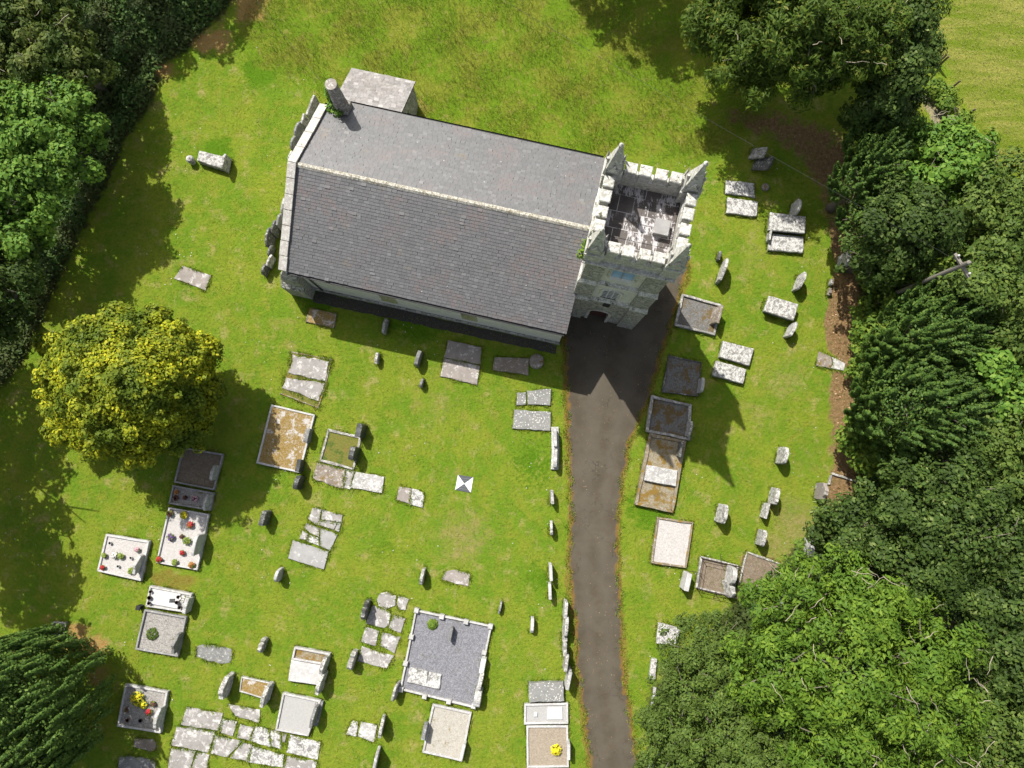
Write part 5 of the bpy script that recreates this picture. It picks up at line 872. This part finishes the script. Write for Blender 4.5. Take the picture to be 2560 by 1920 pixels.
tree('dark_tree', 'tree beyond the left edge whose crown shades the lower left lawn', [(-235,1075,120,6.2),(-180,1180,100,5.6),(-270,960,110,6),(-150,1090,60,5.4)], 'broad', 'mid_leaf', leaf=.16, dens=.8, tb=(-2.5, .5))
tree('dark_tree', 'tree beyond the left edge shading the lawn left of the golden tree', [(-262,695,110,6),(-225,800,95,6),(-300,800,100,6)], 'broad', 'mid_leaf', leaf=.16, dens=.8, tb=(-2.5, .5))
tree('dark_tree', 'tree beyond the top left corner shading the undergrowth', [(130,-210,110,5.5),(240,-260,110,5.5),(330,-300,90,5.2),(20,-160,90,5)], 'broad', 'mid_leaf', leaf=.16, dens=.6)
tree('dark_tree', 'tree beyond the top edge shading the meadow', [(1235,-395,120,7),(1340,-330,110,7),(1440,-260,110,6.5),(1330,-430,120,8)], 'broad', 'mid_leaf', leaf=.16, dens=.6)
# north east and east
tree('old_yew', 'big old yew with drooping yellowish green sprays at the top right', [(1560,50,85,4.6),(1640,120,100,5.4),(1750,55,125,7.2),(1840,100,105,6.8),(1700,-70,140,7.5),(1810,-170,120,7),(1900,-120,110,6.5),(1925,-40,85,6.5),(1600,-60,100,6),(1760,150,80,5.6),(1830,10,90,7.5),(1700,90,100,6.2)], 'broad', 'yew_leaf', leaf=.12, clump=.42, asp=.32, flat=.8, twigs=45, trunk_r=.35, dens=2.0, inner=1100)
tree('broadleaf_tree', 'dark glossy tree between the old yew and the hay field', [(1945,55,75,6.2),(1940,150,72,6.2),(1895,225,65,5.0),(1960,215,45,4),(1985,20,30,4.4),(1865,270,40,3.2),(1995,100,28,4)], 'broad', 'dark_leaf', leaf=.095, clump=.48)
tree('feathery_conifer', 'dark feathery conifer highest on the right side', [(1880,325,62,4),(1850,400,58,4),(1900,360,60,4.6),(1855,470,50,3.6)], 'plumes', 'cypress_leaf', leaf=.07, length=1.1, rad=.19, dens=.9, up=.8, out=.5, per=140)
tree('light_tree', 'light green tree with pale bare twigs beside the hay field track', [(2010,315,72,4),(2065,365,82,4.6),(1985,395,66,4.4),(2105,420,45,3.8),(2110,340,40,3.6)], 'broad', 'bright_leaf', leaf=.11, twigs=18)
tree('dark_tree', 'very dark tree behind the upper feathery conifer', [(1920,500,95,5),(1990,480,80,5.6),(1880,560,60,4),(1960,560,60,4.4)], 'broad', 'dark_leaf', leaf=.095, clump=.48)
tree('broadleaf_tree', 'grey green tree at the right edge above the utility pole', [(2110,460,82,5.4),(2180,430,80,5),(2190,530,85,5.6),(2120,540,60,5),(2215,480,70,5)], 'broad', 'mid_leaf', leaf=.095, clump=.48)
tree('broadleaf_tree', 'grey green tree at the right edge below the utility pole', [(2160,640,85,5.8),(2200,720,70,5.4),(2105,630,62,5.9),(2065,630,45,5.2),(2030,640,45,4.2)], 'broad', 'mid_leaf', leaf=.095, clump=.48)
tree('leafy_shrub', 'light green shrub at the end of the brown leaf litter', [(1890,612,38,1.4),(1950,592,52,2.2),(1930,655,55,1.8),(1870,680,36,1.2),(2000,610,52,2.4),(2040,580,40,3)], 'broad', 'shrub_leaf', cat='shrub', leaf=.11, trunk_r=.1)
tree('leafy_shrub', 'yellow green shrub between the leaf litter and the dark conifers', [(1865,735,30,1.2),(1880,770,36,1.6),(1900,720,36,2.0),(1862,810,24,1)], 'broad', 'shrub_leaf', cat='shrub', leaf=.11, trunk_r=.1)
tree('feathery_conifer', 'middle dark conifer with comb like sprays on the right', [(1985,725,92,5),(2050,710,72,5.2),(1930,770,66,4),(2070,770,50,4.6),(2000,660,50,4.6)], 'plumes', 'cypress_leaf', leaf=.07, length=1.3, rad=.21, dens=.85, up=.85, out=.4, per=170)
tree('feathery_conifer', 'lower dark conifer with comb like sprays above the holly', [(1955,865,105,5),(2025,890,88,5.2),(1895,900,60,3.6),(1950,950,60,3.8),(2060,850,50,4.8)], 'plumes', 'cypress_leaf', leaf=.07, length=1.3, rad=.21, dens=.85, up=.85, out=.4, per=170)
tree('leafy_shrub', 'bright green shrub at the foot of the lower dark conifer', [(1850,955,30,1.6),(1860,910,24,1.4),(1900,985,42,2.2),(1940,1000,36,2.2)], 'broad', 'shrub_leaf', cat='shrub', leaf=.11, trunk_r=.1)
tree('bright_tree', 'bright green tree at the right edge beside the dark conifers', [(2150,805,66,5),(2190,870,62,5),(2215,800,60,5)], 'broad', 'bright_leaf', leaf=.12)
tree('broadleaf_tree', 'mid green tree at the right edge below the bright tree', [(2165,965,82,5),(2205,1050,70,5.2),(2110,1000,40,4)], 'broad', 'mid_leaf', leaf=.095, clump=.48)
tree('holly', 'large dark glossy holly above the big bright tree', [(1865,1150,88,4.4),(1955,1110,100,5.6),(2050,1065,92,5.6),(1955,1215,92,5.4),(2070,1170,105,6.2),(2170,1180,92,6),(1790,1145,36,3),(1820,1220,50,3.6),(2110,1080,60,5.4),(2040,1250,80,5.6)], 'broad', 'dark_leaf', leaf=.09, clump=.5, trunk_r=.3)
tree('ash_tree', 'big bright green tree with pale bare twigs at the bottom right', [(1720,1300,100,5.2),(1840,1330,120,6.6),(1690,1440,115,6.2),(1845,1470,145,7.6),(1985,1430,125,6.8),(1980,1560,125,6.8),(1800,1600,130,7),(1940,1330,80,6),(1900,1660,110,7)], 'broad', 'ash_leaf', leaf=.10, clump=.44, twigs=80, trunk_r=.4, asp=.42)
tree('feathery_bush', 'fine leaved greyish bush along the lower right side of the path', [(1495,1405,66,3.4),(1560,1375,52,3.2),(1480,1500,74,3.8),(1560,1470,84,4.2),(1465,1600,84,3.8),(1580,1580,100,4.8),(1470,1690,84,3.8),(1640,1660,100,5.4),(1420,1560,34,2.4)], 'broad', 'fine_leaf', leaf=.075, clump=.3, asp=.45, cat='bush', dens=1.1)
tree('dark_tree', 'dark tree at the right edge beside the big bright tree', [(2150,1320,86,5.6),(2190,1440,84,5.6),(2120,1400,50,5)], 'broad', 'dark_leaf', leaf=.095, clump=.48)
tree('broadleaf_tree', 'tree in the bottom right corner', [(2180,1590,100,5.6),(2120,1660,90,5.4),(2220,1500,80,5.4)], 'broad', 'mid_leaf', leaf=.095, clump=.48)
# ivy on the chimney, plant on the tower
def climber(name, label, pts, r, mat, n, leaf):
    base = NAVE+U*pts[0][0]+V*pts[0][1]; o = empty(name, (*base, pts[0][2])); tag(o, label, 'climbing plant' if name == 'ivy' else 'plant'); P, N = [], []
    for s, v, z in pts:
        d = unit(n); q = NAVE+U*s+V*v; P.append(np.array([q[0]-base[0], q[1]-base[1], z-pts[0][2]])+d*r*RNG.uniform(.4, 1, (len(d), 1))); N.append(d+np.array([0,0,.5])+RNG.normal(size=d.shape)*.3)
    leaves('foliage', np.concatenate(P), np.concatenate(N), leaf, mat, o)
climber('ivy', 'ivy climbing the left side of the round chimney', [(.42,8.6,4.4),(.4,8.7,4.8),(.42,8.65,5.2),(.46,8.65,5.7),(.25,8.4,4.35),(.7,8.2,4.55)], .3, 'bright_leaf', 110, .075)
climber('plant', 'small bright plant rooted beside the front left pinnacle of the tower', [(13.85,2.35,10.1),(13.8,2.1,10.15),(13.9,2.6,10.2)], .24, 'shrub_leaf', 90, .06)
# ground cover, meadow and lawn blades
def scatter(mask, n, z0, z1, seed):
    r = np.random.default_rng(seed); w = np.clip(mask, 0, 1); x = r.uniform(-32, 32, n*8); y = r.uniform(-18, 28, n*8); ix = np.clip(np.searchsorted(GX, x)-1, 0, len(GX)-1); iy = np.clip(np.searchsorted(GY, y)-1, 0, len(GY)-1); k = r.random(n*8) < w[iy, ix]; x, y = x[k][:n], y[k][:n]; return x, y, r.uniform(z0, z1, len(x)), r
x, y, z, r = scatter(np.where((under > .5) & (np.abs(XX) < 31) & (YY > -18) & (YY < 28), under, 0), 130000, .05, .5, 3)
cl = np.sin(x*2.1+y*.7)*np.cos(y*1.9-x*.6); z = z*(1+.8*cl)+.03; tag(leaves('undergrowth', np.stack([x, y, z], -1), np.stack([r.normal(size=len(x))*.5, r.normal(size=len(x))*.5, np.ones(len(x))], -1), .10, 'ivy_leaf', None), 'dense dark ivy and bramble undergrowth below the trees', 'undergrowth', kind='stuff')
def blades(name, x, y, r, hgt, wid, lean, mat, label, cat):
    n = len(x); a = r.uniform(0, 2*pi, n); h = hgt*r.uniform(.5, 1.25, n); l = lean*r.uniform(.3, 1.2, n)*h; b = a+r.normal(size=n)*.5+pi/2; w = wid*r.uniform(.6, 1.3, n)
    base = np.stack([x, y, np.full(n, -.01)], -1); side = np.stack([np.cos(b)*w, np.sin(b)*w, np.zeros(n)], -1); tip = base+np.stack([np.cos(a)*l, np.sin(a)*l, h], -1); mid = base*.5+tip*.5+np.stack([np.zeros(n), np.zeros(n), h*.18], -1)
    v = np.stack([base-side, mid-side*.7, tip, mid+side*.7], 1).reshape(-1, 3).astype(np.float32); me = bpy.data.meshes.new(name); me.vertices.add(4*n); me.vertices.foreach_set('co', v.ravel()); me.loops.add(4*n); me.loops.foreach_set('vertex_index', np.arange(4*n, dtype=np.int32)); me.polygons.add(n); me.polygons.foreach_set('loop_start', np.arange(0, 4*n, 4, dtype=np.int32)); me.update(calc_edges=True); me.materials.append(M[mat]); o = bpy.data.objects.new(name, me); COL.objects.link(o); tag(o, label, cat, kind='stuff')
nv = lambda x, y: ~(((x-NAVE[0])*U[0]+(y-NAVE[1])*U[1] > -.4) & ((x-NAVE[0])*U[0]+(y-NAVE[1])*U[1] < 17.7) & ((x-NAVE[0])*V[0]+(y-NAVE[1])*V[1] > -.1) & ((x-NAVE[0])*V[0]+(y-NAVE[1])*V[1] < 9.1)) & ~(((x-NAVE[0])*U[0]+(y-NAVE[1])*U[1] > .1) & ((x-NAVE[0])*U[0]+(y-NAVE[1])*U[1] < 3.5) & ((x-NAVE[0])*V[0]+(y-NAVE[1])*V[1] < 11.7) & ((x-NAVE[0])*V[0]+(y-NAVE[1])*V[1] > 9))
lawn_m = np.clip(1-under*2-litter*1.5-moss*2-path_m*3-hay*2-meadow-bare*1.2-dry*.5, 0, 1); lawn_m[(np.abs(XX) > 31) | (YY < -18) | (YY > 28)] = 0
x, y, z, r = scatter(lawn_m, 170000, 0, 1, 6); k = nv(x, y); k &= r.random(len(x)) < .55+.45*np.sin(x*3.1+2*np.sin(y*1.7))*np.cos(y*2.7+np.sin(x*2.3)); blades('lawn_grass', x[k], y[k], r, .07, .016, 1.3, 'lawn_blade', 'short mown lawn grass between the graves', 'grass')
x, y, z, r = scatter(meadow, 70000, 0, 1, 4); k = nv(x, y); cl = np.sin(x*1.3+y*.8)+np.cos(y*1.7-x); k &= r.random(len(x)) < .65+.25*cl; blades('meadow_grass', x[k], y[k], r, .30, .014, 1.0, 'meadow_blade', 'long seeding meadow grass behind the church', 'grass')
EP = []
for pl_, sg in ((PATH_L, 1), (PATH_R, -1)):
    P = np.array([at(*OV(*p)) for p in pl_])
    for p, q in zip(P[:-1], P[1:]): L = np.linalg.norm(q-p); n = int(L*90); t = r.random((n, 1)); y_ = (p+(q-p)*t); y_[:, 0] += sg*(.12*np.sin(y_[:, 1]*3.7)+.06*np.sin(y_[:, 1]*9.1))+r.normal(size=n)*.07; EP.append(y_)
for P in EDGES:
    c = np.mean(P, 0)
    for i in range(len(P)):
        p, q = np.array(P[i]), np.array(P[(i+1) % len(P)]); L = np.linalg.norm(q-p); n = max(2, int(L*110)); t = r.random((n, 1)); d = (q-p)/max(L, 1e-6); nn = np.array([d[1], -d[0]]); nn = nn if nn@((p+q)/2-c) > 0 else -nn; dens = np.sin(t[:, 0]*L*5+i*2+c[0]*3) > -.45; EP.append((p+(q-p)*t+nn*r.uniform(-.01, .07, (n, 1)))[dens])
EP = np.concatenate(EP); blades('edge_grass', EP[:, 0], EP[:, 1], r, .15, .019, .9, 'lawn_blade', 'longer unmown grass along the edges of the graves', 'grass')
x, y, z, r = scatter(lawn_m, 1400, .03, .06, 12); k = nv(x, y) & (np.sin(x*.9)+np.cos(y*1.1) > .2); x, y, z = x[k], y[k], z[k]; tag(leaves('daisies', np.stack([x, y, z], -1), np.stack([x*0, x*0, x*0+1], -1), .02, 'white_flowers', None, 1.0), 'tiny white daisies dotted through the lawn', 'daisies', kind='stuff')
x, y, z, r = scatter(path_m, 9000, 0, 1, 9); ctr = 1; k = r.random(len(x)) < .12+.5*np.clip(np.sin(x*1.9+y*.9)*np.sin(y*1.3), 0, 1); x, y = x[k], y[k]; tag(leaves('fallen_leaves', np.stack([x, y, np.full(len(x), .015)], -1), np.stack([r.normal(size=len(x))*.25, r.normal(size=len(x))*.25, np.ones(len(x))], -1), .022, 'litter_leaf', None), 'scattered dry orange leaves lying on the path', 'leaves', kind='stuff')
x, y, z, r = scatter(np.where(litter > .3, litter*.9, 0), 22000, 0, 1, 10); tag(leaves('leaf_litter', np.stack([x, y, np.full(len(x), .02)], -1), np.stack([r.normal(size=len(x))*.45, r.normal(size=len(x))*.45, np.ones(len(x))], -1), .045, 'litter_leaf', None), 'brown dead leaves and twigs covering the ground by the trees', 'leaf litter', kind='stuff')
x, y, z, r = scatter(hay, 30000, 0, 1, 5); blades('stubble_grass', x, y, r, .12, .014, 1.3, 'dry_blade', 'dry cut grass of the hay field at the top right', 'grass')

# ------------------------------------------------------------------ fence posts, pole, wires
for i, ((tx, ty), (bx, by), lb) in enumerate([((1410,305),(1360,350),'highest fence post at the edge of the hay field'),((1508,508),(1448,560),'left one of the two fence posts standing side by side'),((1518,525),(1468,575),'right one of the two fence posts standing side by side'),((1622,732),(1562,780),'fence post above the track, next below the twin posts'),((1748,978),(1690,1018),'fence post beside the lower end of the hedge strip'),((1905,1288),(1838,1326),'lowest fence post, beside the light green tree')]):
    X, Y = at(*T(0,3,bx,by)); o = empty('fence_post', (X, Y, 0), random.uniform(0, 1)); tag(o, lb, 'fence post', 'wooden fence posts along the hay field'); m = MB(); m.tube([(0,0,-.1),(0,0,.5),(.015,0,.98),(.015,0,1.03)], [.06,.058,.055,.03], 8); m.build('post', M['weathered_wood'], o)
def pole():
    z = 8.2; X, Y = at(2425, 655, z); o = empty('utility_pole', (X, Y, 0)); tag(o, 'weathered wooden utility pole rising out of the trees on the right', 'utility pole'); m = MB(); m.tube([(0,0,-.2),(0,0,3),(0,0,z-.05),(0,0,z)], [.12,.11,.095,.05], 10); m.build('post', M['pole_wood'], o); m = MB(); m.box(-.07, .07, -.6, .6, z-.62, z-.5, 0, .01); q = m.build('crossarm', M['pole_wood'], o); q.rotation_euler = (0, 0, radians(28))
    for y in (-.45, 0, .45): m = MB(); m.tube([(0,y,z-.5),(0,y,z-.44),(0,y,z-.36),(0,y,z-.33)], [.03,.05,.05,.02], 8); q = m.build('insulator', M['white_pot'], o); q.rotation_euler = (0, 0, radians(28))
    return X, Y, z-.4
X, Y, Z = pole()
def wire(a, b, sag, lb, r=.006):
    a, b = Vector(a), Vector(b); o = empty('overhead_wire', a); tag(o, lb, 'wire'); m = MB(); m.tube([(a.lerp(b, t)-a)-Vector((0,0,sag*4*t*(1-t))) for t in np.linspace(0, 1, 25)], r, 5); m.build('cable', M['wire'], o)
p = at(1280, 17, 7.2); d = np.array(p)-np.array([X, Y]); e = np.array([X, Y])+d*1.35
wire((X, Y, Z), (e[0], e[1], 7.4), .25, 'thin overhead wire running from the utility pole up across the meadow')
g = NAVE+U*.55+V*8.6; p = at(650, 10, 6.6); d = np.array(p)-g; e = g+d*1.6
wire((g[0], g[1], 5.2), (e[0], e[1], 7.2), .15, 'thin wire slung from the chimney across the top left meadow')
